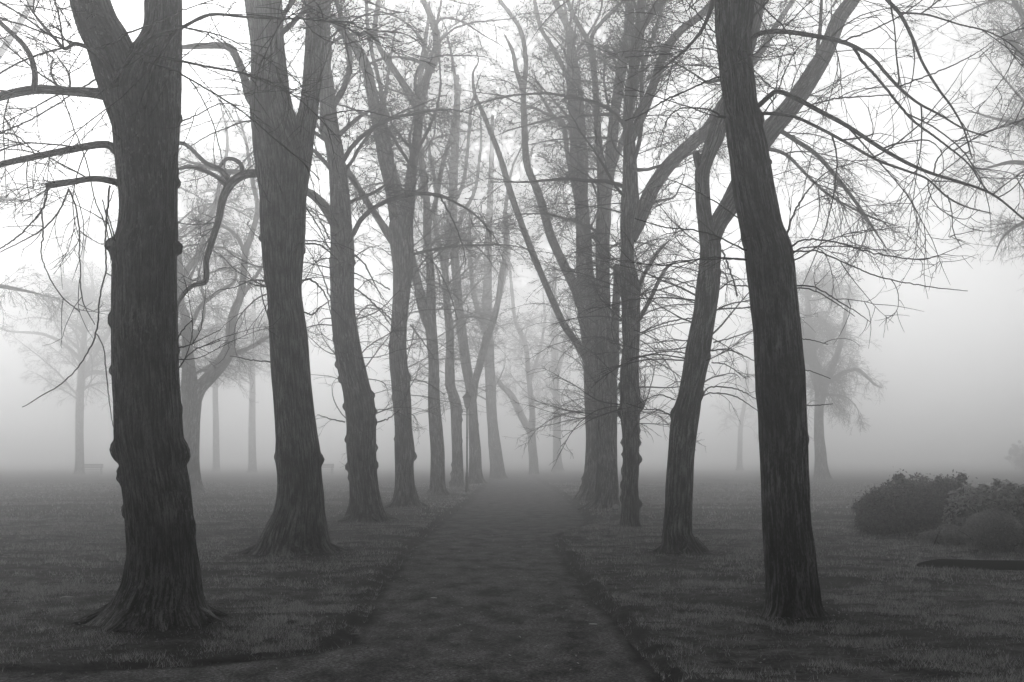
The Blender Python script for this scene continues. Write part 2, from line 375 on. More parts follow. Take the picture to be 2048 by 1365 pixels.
def tree(name, label, cat, group, base_y, trunk, limbs=(), mat=M_BARK, height=18.0, bumps=(), sides=40, rows=140,
         flare=(.7, .10, 5, 1.0), seed=1, auto=8, auto_z=(5, 14), auto_len=(2.5, 5), dens=1.0, min_r=.0018,
         epi=None, allround=False, roots=0, ridge=.0, twig_levels=3, Y=None, droop=-.06, twigs=(), lift=.5, rough=.03):
    """trunk: rows (y, left x, right x); limbs: dicts or lists of (x,y,w) with options
       epi: list of (y0,y1,count,length) side shoots from the trunk"""
    global rng
    rng = np.random.default_rng(seed*101+5)
    Y = Y or depth(base_y)
    tk = sorted(trunk, key=lambda a: -a[0])
    rowsP = []
    for (y, xl, xr) in tk:
        p = at((xl+xr)/2, y, Y); rowsP.append([*p, (xr-xl)/2/F*Y])
    gx = rowsP[0][0]
    gz = float(ground_h(np.array([gx]), np.array([Y]))[0])
    foot = [q for q in rowsP if q[2] <= gz+.03] or [rowsP[0]]
    foot = list(max(foot, key=lambda q: q[3])); foot[2] = gz-.06
    rowsP = [foot]+[q for q in rowsP if q[2] > gz+.03]
    # a trunk whose foot row lies a little above or below the local ground keeps its own traced flare
    base = empty(name, (gx, Y, gz)); tag(base, label, cat, group)
    path = smooth_path(rowsP, rows)
    path[:, 3] = np.maximum(path[:, 3], .02)
    top = path[-1, 2]
    full = path
    if top < height: full = extend(path, height-top, .35, 14, .25, .035)
    # keep rows dense near, sparser above
    bb = []
    Ltot = np.linalg.norm(np.diff(full[:, :3], axis=0), axis=1).sum()
    s_arr = np.concatenate([[0], np.cumsum(np.linalg.norm(np.diff(full[:, :3], axis=0), axis=1))])
    for (y, side, h, size) in bumps:     # side -1 left edge, +1 right edge, 0 facing the camera
        z = EYE+(HZ-y)/F*Y; i = int(np.argmin(np.abs(full[:, 2]-z)))
        ang = {-1: math.pi, 1: 0.0}.get(side, None)
        if ang is None: ang = -math.pi/2+side
        bb.append((s_arr[i]/Ltot, ang, h, size))
    tube_single('trunk', full, mat, base, sides, rough, bb, flare, seed, ridge)
    for k in range(roots):
        a_ = seed*1.3+k*2*math.pi/roots+rng.uniform(-.35, .35); rr_ = rowsP[0][3]; ca, sa = math.cos(a_), math.sin(a_)
        L_ = rr_*rng.uniform(.35, .75); pts_ = []
        for u_, zz, rad__ in ((.42, .20, .055), (.64, .10, .055), (.84, .035, .050), (1.0, .0, .040), (1.0+L_/rr_*.45, -.04, .025)):
            w_ = rng.uniform(-.04, .04); pts_.append([gx+ca*rr_*u_-sa*w_, Y+sa*rr_*u_+ca*w_, gz+zz, rad__*rr_/.45])
        tube_single('root', smooth_path(pts_, 22), mat, base, 14, .10, (), None, seed*7+k)
    TREE_BASES.append((gx, Y, rowsP[0][3]))
    parents = []
    acc = Acc()
    def res(pth, k=24):
        q = smooth_path(pth, k); return q[:, :3], q[:, 3]
    for li, lb in enumerate(limbs):
        o = dict(dy=rng.uniform(-1.2, 1.6), ext=0.0, d=1.0, part=True)
        if isinstance(lb, dict): o.update(lb); tr = lb['p']
        else: tr = lb
        Lp = limb_path(tr, Y, o['dy'], max(16, len(tr)*7))
        if o.get('y0'): Lp = limb_path(tr, Y+o['y0'], o['dy'], max(16, len(tr)*7))
        if o['ext'] > 0: Lp = extend(Lp, o['ext'], o.get('up', .25), 8, .3, .08)
        if o['ext'] == 0 and o['d'] > .65:           # live ends run out thin
            q_ = np.linspace(0, 1, len(Lp)); Lp[:, 3] *= 1-.8*np.clip((q_-.72)/.28, 0, 1)**1.5
        wpx = max(t[2] for t in tr)
        if wpx >= 7 and o['part']:
            tube_single('limb', Lp, mat, base, 14 if wpx < 20 else 24, .07, (), None, seed*10+li)
        else:
            kn = Lp.copy(); kn[:, :3] += rng.normal(size=(len(kn), 3))*kn[:, 3:4]*.10
            acc.add(kn[None, :, :3], np.maximum(kn[None, :, 3], .0028), 6)
        p, r = res(Lp); parents.append((p, r, o['d']))
    # upper trunk as parent too
    up_i = max(0, int(len(full)*.55)); p, r = res(full[up_i:]); parents.append((p, r, .6))
    # unseen and seen procedural limbs, all round the stem
    if auto:
        za, zb = auto_z
        sel = full[(full[:, 2] > za) & (full[:, 2] < zb)]
        if len(sel) > 2:
            ii = rng.integers(0, len(sel), auto); S = sel[ii, :3]; ph = rng.uniform(0, 2*math.pi, auto)
            # mostly towards or away from the camera so the traced outline stays
            ph = np.where((rng.random(auto) < .5) | allround, ph, np.sign(np.sin(ph))*math.pi/2+rng.normal(size=auto)*.5)
            el = rng.uniform(.25, 1.05, auto)
            D = np.stack([np.cos(ph)*np.cos(el), np.sin(ph)*np.cos(el), np.sin(el)], 1)
            L = rng.uniform(*auto_len, auto); r0 = np.minimum(sel[ii, 3]*.36, .0115*L)
            P, R = grow(S, D, L, 14, .10, -.05, r0, .006)
            acc.add(P, R, 8)
            for a_, b_ in zip(P, R):
                q = res(np.hstack([a_, b_[:, None]])); parents.append((q[0], q[1], 1.0))
    PP = np.array([a[0] for a in parents]); RR = np.array([a[1] for a in parents]); DD = np.array([a[2] for a in parents])
    for dlev in sorted(set(DD)):
        if dlev <= 0: continue
        P1, R1 = PP[DD == dlev], RR[DD == dlev]
        kd = dens*dlev*1.5
        P2, R2 = spawn(P1, R1, 3.2*kd, .10, 1, .55, 1.2, .9, 2.7, 12, .06, droop, .55, .0040, min_r*1.2, up=.12)
        P3, R3 = spawn(P2, R2, 6.0*kd**.5, .1, 1, .5, 1.0, .35, 1.2, 7, .07, droop*.7, .35, .0030, min_r)
        acc.add(P2, R2, 4); acc.add(P3, R3, 3)
        if twig_levels >= 3:
            P4, R4 = spawn(P3, R3, 7.0, .12, 1, .5, 1.0, .12, .5, 4, .08, 0, .2, .003, min_r*.8)
            acc.add(P4, R4, 3)
    # side shoots low on the trunk
    for (y0, y1, cnt, ln) in (epi or []):
        z0, z1 = EYE+(HZ-y1)/F*Y, EYE+(HZ-y0)/F*Y
        sel = full[(full[:, 2] > min(z0, z1)) & (full[:, 2] < max(z0, z1))]
        if len(sel) < 2: continue
        ii = rng.integers(0, len(sel), cnt); ph = rng.uniform(0, 2*math.pi, cnt); el = rng.uniform(-.1, .75, cnt)
        D = np.stack([np.cos(ph)*np.cos(el), np.sin(ph)*np.cos(el)*.8, np.sin(el)], 1)
        L = ln*rng.uniform(.45, 1.15, cnt)
        P, R = grow(sel[ii, :3]+D*sel[ii, 3:4]*.6, D, L, 14, .07, -.085, .0062*L+.002, min_r*1.2)
        acc.add(P, R, 4)
        P3, R3 = spawn(P, R, 7.0*dens**.5, .2, 1, .4, .9, .3, 1.1, 8, .09, -.06, .4, .004, min_r)
        acc.add(P3, R3, 3)
        P4, R4 = spawn(P3, R3, 4.5, .15, 1, .45, .9, .12, .45, 5, .1, -.03, .2, .004, min_r*.8)
        acc.add(P4, R4, 3)
    # individually traced thin branches
    for tw in twigs:
        o = dict(dy=rng.uniform(-.6, .6), d=1.0, y0=0.0)
        if isinstance(tw, dict): o.update(tw); tr = tw['p']
        else: tr = tw
        Lp = limb_path(tr, Y+o['y0'], o['dy'], max(14, len(tr)*6))
        Lp[1:, :3] += rng.normal(size=(len(Lp)-1, 3))*Lp[1:, 3:4]*.35; Lp[:, 3] *= .85
        Lp[:, 3] = np.maximum(Lp[:, 3], min_r)
        acc.add(Lp[None, :, :3], Lp[None, :, 3], 5)
        P2, R2 = spawn(Lp[None, :, :3], Lp[None, :, 3], 3.4*o['d'], .12, 1, .45, 1.0, .4, 1.3, 10, .08, droop, .4, .0036, min_r)
        P3, R3 = spawn(P2, R2, 4.5*o['d'], .12, 1, .45, 1.0, .15, .6, 6, .1, droop*.5, .3, .004, min_r*.85)
        acc.add(P2, R2, 3); acc.add(P3, R3, 3)
    if acc.n:
        mesh_obj('crown', np.concatenate(acc.V), np.concatenate(acc.Q), M_TWIG, base)
    return base

G_AV = 'bare trees lining the two sides of the path'
def Z7(*pts): return [(1250+.403*a, .403*b, w*.403) for a, b, w in pts]
def Z8(*pts): return [(1250+.403*a, 500+.403*b, w*.403) for a, b, w in pts]
def Z4(*pts): return [(600+.3663*a, .3663*b, w*.3663) for a, b, w in pts]
def Z5(*pts): return [(600+.403*a, 450+.403*b, w*.403) for a, b, w in pts]
def Z2(*pts): return [(.3663*a, 450+.3663*b, w*.3663) for a, b, w in pts]
def Z1(*pts): return [(.3663*a, .3663*b, w*.3663) for a, b, w in pts]

# ------------------------------------------------------------------ LEFT ROW
tree('bare_tree', 'thickest dark knobbly trunk nearest the camera on the left',
     'tree', G_AV, 1250,
     [(1262,176,446),(1243,198,430),(1220,214,418),(1200,227,409),(1165,245,403),(1130,251,398),(1094,255,393),(1022,250,385),(970,244,378),(930,239,371),
      (880,229,366),(816,229,361),(743,226,356),(670,224,355),(596,225,352),(523,226,352),(487,228,354),(450,236,355),(400,240,355),
      (330,234,356),(256,226,359),(205,214,361),(160,222,362),(110,252,363),(60,286,363),(0,291,363),(-80,296,360)],
     limbs=[dict(p=[(290,330,70),(268,240,90),(240,150,96),(215,85,88),(196,50,84),(179,0,80),(160,-80,74)], dy=-.3, ext=7, up=.4, d=.5),
            dict(p=[(262,230,20),(225,197,27),(200,188,22),(140,183,18),(70,180,18),(0,194,17),(-60,215,15)], dy=.6, ext=2, up=.1),
            dict(p=[(68,182,13),(70,150,12),(62,115,11),(45,88,10),(25,68,9),(0,45,9),(-40,0,8)], dy=-.3, y0=.3),
            dict(p=[(260,325,16),(232,302,18),(218,291,16),(195,290,15),(150,298,14),(80,312,13),(0,330,12),(-50,350,11)], dy=.4, ext=1.5, up=0),
            dict(p=[(262,385,12),(238,367,14),(190,358,12),(140,365,12),(92,373,12)], dy=-.3, d=.6),
            dict(p=[(232,175,14),(222,145,11),(205,118,9),(180,98,8),(150,88,8),(130,98,7),(112,80,6),(85,50,6),(60,15,5),(45,-20,4)], dy=-1.0, y0=-.35),
            dict(p=[(228,165,10),(245,140,8),(270,105,8),(310,75,8),(365,55,7),(420,30,6),(500,35,5),(600,38,4),(700,30,3)], dy=-1.4, y0=-.4, part=True)],
     twigs=[dict(p=[(188,102,7),(230,85,6),(260,66,5),(330,38,4),(370,20,3),(440,-4,3)], y0=-.5),
            dict(p=[(285,118,6),(310,130,5),(340,138,5),(400,170,4),(480,220,3.5),(540,270,3),(600,320,3),(640,360,2.5)], y0=-.4, dy=-1),
            dict(p=[(345,140,4),(325,180,4),(305,225,3),(280,262,3),(255,285,2)], y0=-.45, dy=.1, d=.3),
            dict(p=[(378,158,3),(400,190,3),(425,245,2.5),(440,300,2.5),(445,330,2)], y0=-1, dy=-.3, d=.5),
            dict(p=[(360,245,4),(395,230,3),(440,208,3),(480,212,2),(520,225,2)], dy=-.6),
            dict(p=[(98,377,5),(84,420,5),(60,450,4),(30,478,4),(0,498,3)], d=.6), dict(p=[(84,425,4),(86,470,4),(82,505,3),(92,540,3),(120,590,3),(160,625,2.5)], d=.5),
            dict(p=[(138,378,5),(120,420,4),(90,455,4),(50,480,3),(0,505,2)], d=.5), dict(p=[(136,378,5),(150,410,4),(158,455,4),(160,520,3),(165,600,3),(190,650,2)], d=.4),
            dict(p=[(220,372,5),(215,420,5),(211,480,4),(212,540,4),(200,590,4),(193,665,4),(160,730,3),(120,770,3),(80,793,2.5),(45,815,2)], d=.35),
            dict(p=[(193,668,3),(208,700,3),(214,760,3),(222,830,2),(232,870,2)], d=.3),
            dict(p=[(125,190,3),(145,250,3),(165,300,3),(180,350,3),(190,400,3),(212,455,3),(225,530,2)], y0=-.3, d=.4),
            dict(p=[(230,482,4),(222,450,3),(215,420,3),(228,380,2)], y0=-.3, d=.5), dict(p=[(226,480,4),(215,440,3),(205,400,3)], y0=-.3, d=.6),
            dict(p=[(354,742,4),(372,716,3),(395,698,3),(440,682,2)], dy=-.6, d=.8), dict(p=[(355,696,4),(380,690,3),(410,675,2),(442,660,2)], dy=-.4, d=.7),
            dict(p=[(352,688,3),(362,665,3),(385,640,2)], d=.8), dict(p=[(354,720,3),(400,715,2),(450,690,2)], d=.6),
            dict(p=[(0,265,4),(30,270,4),(55,290,3),(68,305,3)], y0=1, d=.3), dict(p=[(198,155,5),(150,185,4),(105,215,4),(60,240,4),(0,268,4)], y0=1.6, d=.7)],
     mat=M_BARK1, sides=150, rows=420, ridge=.010, height=15, roots=7, seed=1, auto=5, auto_z=(5.8, 12), dens=.9,
     bumps=[(487,-1,.05,.07),(500,-1,.03,.10),(497,1,.055,.06),(740,-1,.028,.05),(905,-1,.05,.10),(905,1,.045,.11),(950,-1,.035,.07),(965,-1,.02,.06),
            (1022,-1,.035,.07),(640,-1,.03,.07),(238,1,.03,.05),(365,1,.03,.05),(345,1,.015,.05),(500,-.5,.03,.16),(660,-.2,.02,.15),(905,.6,.03,.12),(1055,1,.012,.08),
            (820,1,.015,.06),(700,1,.012,.05),(560,.3,.02,.1),(98,-.4,.03,.08)],
     flare=(.75, .07, 5, .6), rough=.025)

tree('bare_tree', 'second trunk on the left, smooth grey with a buttressed foot and narrow fork',
     'tree', G_AV, 1105,
     [(1112,494,692),(1104,500,682),(1093,512,668),(1075,521,662),(1058,529,657),(1022,547,650),(986,554,647),(951,554,643),(915,551,641),(880,552,636),(816,548,627),(743,542,620),
      (670,539,614),(596,535,604),(560,530,604),(523,526,607),(487,524,610),(450,520,612),(400,519,613),(366,516,617),(330,511,620),(293,507,612),(256,504,598),
      (200,500,583),(100,502,570),(0,488,564),(-120,470,548)],
     limbs=[dict(p=[(580,420,40),(594,340,52),(607,267,44),(620,200,38),(630,100,41),(635,0,43),(645,-90,38)], dy=.3, ext=8, up=.4, d=.7),
            dict(p=[(545,345,14),(515,347,17),(490,350,17),(465,365,18),(447,395,16),(437,440,14),(425,480,13),(413,520,12),(411,562,12),(385,572,11),(365,592,13),(345,630,14)], dy=-.4),
            dict(p=[(462,366,14),(440,340,11),(410,325,9),(375,292,8),(350,285,7),(310,280,6)], dy=.4),
            dict(p=[(455,372,13),(430,352,9),(395,337,9),(370,335,8),(340,345,6)], dy=-.5),
            dict(p=[(470,362,10),(485,345,10),(478,325,9),(455,318,8),(438,335,7)], dy=.2, d=.4),
            dict(p=[(525,230,18),(500,195,20),(490,160,17),(475,120,16),(458,95,15),(420,92,13),(365,95,13),(330,100,11)], dy=.6),
            ],
     twigs=[dict(p=[(530,562,5),(500,562,4),(470,575,3),(440,580,2)]), dict(p=[(544,725,4),(500,720,3),(460,712,2)], d=.6), dict(p=[(538,640,4),(526,600,3),(520,560,2)], d=.4),
            dict(p=[(604,562,5),(620,560,5),(640,575,4),(655,600,3),(662,630,2)]), dict(p=[(608,488,5),(640,490,4),(665,510,3)]),
            dict(p=[(608,625,4),(625,630,4),(640,615,3),(662,600,2)]), dict(p=[(612,415,4),(640,460,3),(660,500,2)]),
            dict(p=[(632,240,5),(680,225,4),(730,222,3),(800,240,2)]), dict(p=[(650,90,6),(680,60,5),(720,35,4),(760,20,3)], y0=-.3),
            dict(p=[(640,45,6),(700,35,4),(780,28,3),(820,22,2)], y0=-.5), dict(p=[(505,240,5),(470,250,4),(420,270,3),(370,300,2)])],
     mat=M_BARK, sides=110, rows=300, ridge=.008, height=17, roots=6, seed=2, auto=8, auto_z=(7, 14), auto_len=(2.5, 4.5), dens=.75,
     bumps=[(920,1,.05,.09),(915,-1,.02,.07),(475,-1,.04,.06),(500,1,.03,.05),(560,-1,.02,.06),(625,-1,.02,.06),(780,-.3,.02,.12),(640,.2,.02,.14),(990,.4,.02,.12)],
     flare=(.9, .09, 5, 2.2), rough=.03, epi=[(420, 620, 12, 1.6)])

tree('bare_tree', 'third trunk on the left, kinked to the right with many burrs above its spreading foot',
     'tree', G_AV, 1043,
     [(1050,678,792),(1043,684,784),(1037,689,776),(1020,695,769),(1003,699,763),(968,699,756),(934,696,753),(893,692,752),(853,693,752),(813,689,750),(793,687,747),(772,683,740),
      (732,673,730),(692,668,721),(651,664,714),(611,661,709),(571,660,708),(531,659,708),(490,661,708),(450,660,704),(403,660,701),(366,659,697),(330,657,692),
      (293,651,686),(256,641,678),(220,640,673),(183,638,670),(110,630,660),(50,634,660),(0,640,662),(-60,642,660)],
     limbs=[dict(p=[(690,500,20),(673,450,26),(650,415,20),(625,390,17),(590,372,15),(550,350,13),(500,345,12)], dy=1.0, ext=2),
            dict(p=[(690,490,12),(708,465,11),(722,440,10),(750,415,9),(790,397,9),(840,388,8),(880,392,7),(910,405,5),(950,430,4),(985,470,3),(1010,510,2)], dy=-2.4, d=1.4),
            dict(p=[(668,210,14),(690,170,12),(700,120,11),(690,60,10),(672,0,9)], dy=.6, ext=3),
            dict(p=[(660,290,10),(700,250,9),(735,225,6),(790,200,4)], dy=-1)],
     twigs=[dict(p=[(880,392,5),(905,440,4),(925,490,3),(932,530,2)], y0=-1.8), dict(p=[(708,510,5),(730,530,4),(750,570,3),(765,600,2)]),
            dict(p=[(706,575,5),(740,600,4),(770,635,3),(800,680,2)]), dict(p=[(712,640,4),(760,620,3),(800,580,2)]), dict(p=[(752,845,4),(775,838,3),(800,820,2)]),
            dict(p=[(690,845,4),(660,838,3),(635,830,2)]), dict(p=[(660,480,4),(640,440,3),(630,420,2)]), dict(p=[(662,600,4),(640,540,3),(610,490,2)])],
     sides=90, rows=260, ridge=.005, height=18, roots=5, seed=3, auto=10, auto_z=(7.2, 15), dens=1.0,
     bumps=[(935,-1,.06,.10),(930,1,.05,.09),(895,1,.04,.07),(815,-1,.05,.08),(790,1,.05,.08),(760,-1,.05,.08),(822,1,.045,.07),(732,-1,.05,.07),(680,-1,.03,.06),(525,1,.03,.06),(880,-1,.04,.07),(845,1,.03,.08),(955,-1,.03,.06),(520,-1,.02,.07),(925,0,.05,.18),(960,.8,.03,.1)],
     flare=(.9, .10, 5, 1.1), rough=.045, epi=[(500, 900, 46, 1.9), (250, 500, 16, 2.0)])

tree('bare_tree', 'fourth trunk on the left, waisted stem that opens into a wide vase of limbs',
     'tree', G_AV, 1015,
     [(1018,768,852),(1010,776,844),(1003,782,839),(985,788,834),(968,790,830),(934,790,827),(900,789,829),(853,789,824),(813,786,823),(772,783,820),(753,781,820),(732,779,815),(692,778,813),
      (651,782,814),(611,785,818),(571,786,822),(531,785,826),(490,780,827),(450,778,826),(420,790,829),(392,806,831),(348,812,834),(275,825,843),(227,829,847),(157,845,862),
      (110,864,881),(66,864,879),(22,850,863),(0,839,852),(-50,815,828)],
     limbs=[dict(p=[(800,480,30),(792,420,32),(782,370,28),(772,330,27),(757,256,24),(743,183,22),(732,135,21),(710,92,19),(673,48,17),(640,20,15),(600,-10,13)], dy=-1.2, ext=3),
            dict(p=[(838,250,15),(834,216,16),(816,183,15),(790,143,13),(761,99,11),(750,59,10),(757,0,9),(760,-60,8)], dy=1.2, ext=3),
            dict(p=[(800,500,18),(785,480,20),(768,455,16),(755,435,14),(735,405,13),(710,365,13),(690,335,12),(672,312,10)], dy=1.0, ext=2),
            dict(p=[(800,400,14),(790,365,12),(782,310,10),(775,270,9),(767,230,9),(760,170,8),(745,110,8),(735,50,7),(733,0,7)], dy=1.8, ext=3)],
     twigs=[dict(p=[(815,760,4),(850,765,3),(890,790,2)]), dict(p=[(782,640,5),(760,618,4),(735,612,4),(710,640,3),(695,665,2)]), dict(p=[(780,580,4),(740,560,3),(715,580,2)]),
            dict(p=[(822,560,5),(850,520,4),(880,500,3),(930,490,2)]), dict(p=[(830,500,5),(870,530,4),(900,590,3),(915,640,2)]), dict(p=[(820,650,4),(850,690,3),(870,720,2)])],
     sides=70, rows=220, ridge=.005, height=19, roots=5, seed=4, auto=14, auto_z=(7, 16), dens=1.0, min_r=.003,
     bumps=[(915,1,.07,.10),(753,1,.05,.09),(800,-1,.02,.08),(690,-1,.02,.1),(880,-1,.03,.06)], flare=(.8, .10, 5, .3), rough=.03, epi=[(480, 860, 40, 2.0)])

tree('bare_tree', 'fifth trunk on the left, slim stem splitting halfway up into a steep pair of limbs',
     'tree', G_AV, 990,
     [(994,850,906),(985,856,898),(968,860,891),(900,861,889),(853,858,885),(813,856,881),(772,856,879),(732,857,878),(692,854,876),(651,850,873),(611,852,872),(571,853,871),(531,852,868),
      (490,848,864),(450,846,862),(403,846,860),(330,838,850),(250,830,841),(150,836,845),(60,850,858)],
     limbs=[dict(p=[(862,660,22),(848,620,22),(836,571,18),(826,530,17),(818,490,16),(812,440,14),(800,380,12),(780,310,10),(770,240,9)], dy=1.6, ext=4),
            dict(p=[(857,450,12),(872,400,10),(885,330,9),(905,260,8),(912,190,7),(905,120,6)], dy=2, ext=2)],
     sides=48, rows=150, height=19, seed=5, auto=16, auto_z=(6, 17), dens=0.98, min_r=0.0019, bumps=[(690,-1,.02,.1),(760,1,.02,.08)],
     flare=(.8, .10, 5, .9), rough=.035, epi=[(520, 860, 36, 2.1)], twigs=[])

tree('bare_tree', 'slender burred trunk just left of the lamp post, bent and knobbly at the foot',
     'tree', G_AV, 975,
     [(982,895,934),(972,901,931),(955,903,928),(900,904,925),(853,902,924),(813,900,923),(792,896,918),(772,891,911),(732,890,909),(692,892,908),(651,890,907),(611,887,902),(571,885,899),
      (531,884,897),(476,890,903),(403,896,908),(330,900,911),(240,905,914),(150,912,919)],
     limbs=[dict(p=[(893,560,12),(880,500,10),(870,440,9),(872,380,8),(860,310,7)], dy=2, ext=3), dict(p=[(900,420,9),(925,370,8),(935,300,7),(940,230,6)], dy=-1, ext=2)],
     sides=40, rows=140, height=19, seed=6, auto=16, auto_z=(6, 17), dens=0.88, min_r=0.0022,
     bumps=[(825,1,.07,.10),(840,1,.04,.08),(945,-1,.08,.1),(965,-1,.08,.12),(930,-1,.05,.07),(770,-1,.04,.1),(800,-1,.03,.08),(880,1,.03,.06)],
     flare=(.8, .08, 5, 1.9), rough=.06, epi=[(500, 830, 30, 2.2)])

tree('bare_tree', 'trunk directly behind the lamp post, splitting into a straight and a right leaning leader',
     'tree', G_AV, 968,
     [(971,934,978),(960,937,969),(940,938,964),(900,938,962),(853,937,957),(813,936,954),(772,930,950),(732,922,943),(692,917,937),(651,912,931),(611,908,926),(571,905,923),(490,899,916),(420,900,914),
      (330,905,917),(240,910,920),(170,915,922)],
     limbs=[dict(p=[(945,800,16),(950,764,16),(959,732,15),(975,672,16),(993,619,12),(1003,551,11),(1011,490,9),(1010,430,8),(1018,370,7)], dy=1.5, ext=3),
            dict(p=[(908,480,10),(925,430,8),(950,380,7),(960,310,6)], dy=2, ext=3)],
     sides=40, rows=140, height=19, seed=7, auto=18, auto_z=(6, 18), dens=0.88, min_r=0.0025, bumps=[(850,1,.03,.06)],
     flare=(.9, .10, 5, .4), rough=.04, epi=[(500, 840, 30, 2.2)])

tree('bare_tree', 'pale trunk right of the lamp post with a crown lost in fog',
     'tree', G_AV, 957,
     [(960,976,1018),(950,979,1012),(930,980,1008),(893,977,1002),(853,975,996),(813,972,993),(772,971,992),(732,969,989),(692,968,988),(651,963,985),(571,966,984),(480,970,984),(380,975,987),
      (300,979,988),(230,982,988)],
     limbs=[dict(p=[(978,690,14),(962,640,12),(948,590,10),(940,520,9)], dy=2, ext=4), dict(p=[(980,650,12),(1000,590,10),(1015,520,8)], dy=-1, ext=3)],
     sides=36, rows=120, height=19, seed=8, auto=20, auto_z=(5, 18), dens=0.83, min_r=0.0028, flare=(.9, .10, 5, 1.4), rough=.04, epi=[(560, 830, 26, 2.2)])

# far end of the avenue
tree('bare_tree', 'faint small tree at the end of the path forking low into a leaning V',
     'tree', G_AV, 950,
     [(954,1055,1083),(946,1058,1078),(920,1058,1076),(893,1056,1073),(860,1056,1071),(830,1059,1071),(792,1056,1067),(752,1052,1062),(692,1046,1056),(643,1027,1035),(580,1020,1027)],
     limbs=[dict(p=[(1064,870,14),(1043,833,15),(1023,792,13),(1003,772,10),(985,750,8),(965,720,6)], dy=1.5, ext=3), dict(p=[(1060,760,7),(1080,700,6),(1090,640,5)], dy=1, ext=3)],
     sides=28, rows=90, height=19, seed=9, auto=16, auto_z=(6, 13), dens=0.88, min_r=0.0033, flare=(.8, .1, 5, .2), epi=[(600, 820, 26, 2.4)])
tree('bare_tree', 'faintest upright trunk ending the path, right of the leaning V tree',
     'tree', G_AV, 946,
     [(948,1102,1134),(938,1105,1127),(915,1106,1123),(880,1106,1122),(813,1106,1121),(732,1103,1117),(640,1102,1114),(540,1104,1113)],
     limbs=[dict(p=[(1112,760,10),(1126,700,8),(1135,640,7)], dy=1, ext=4)],
     sides=28, rows=90, height=20, seed=10, auto=18, auto_z=(6, 15), dens=0.78, min_r=0.0036, flare=(.8, .1, 5, 1.2), epi=[(600, 820, 20, 2.4)])

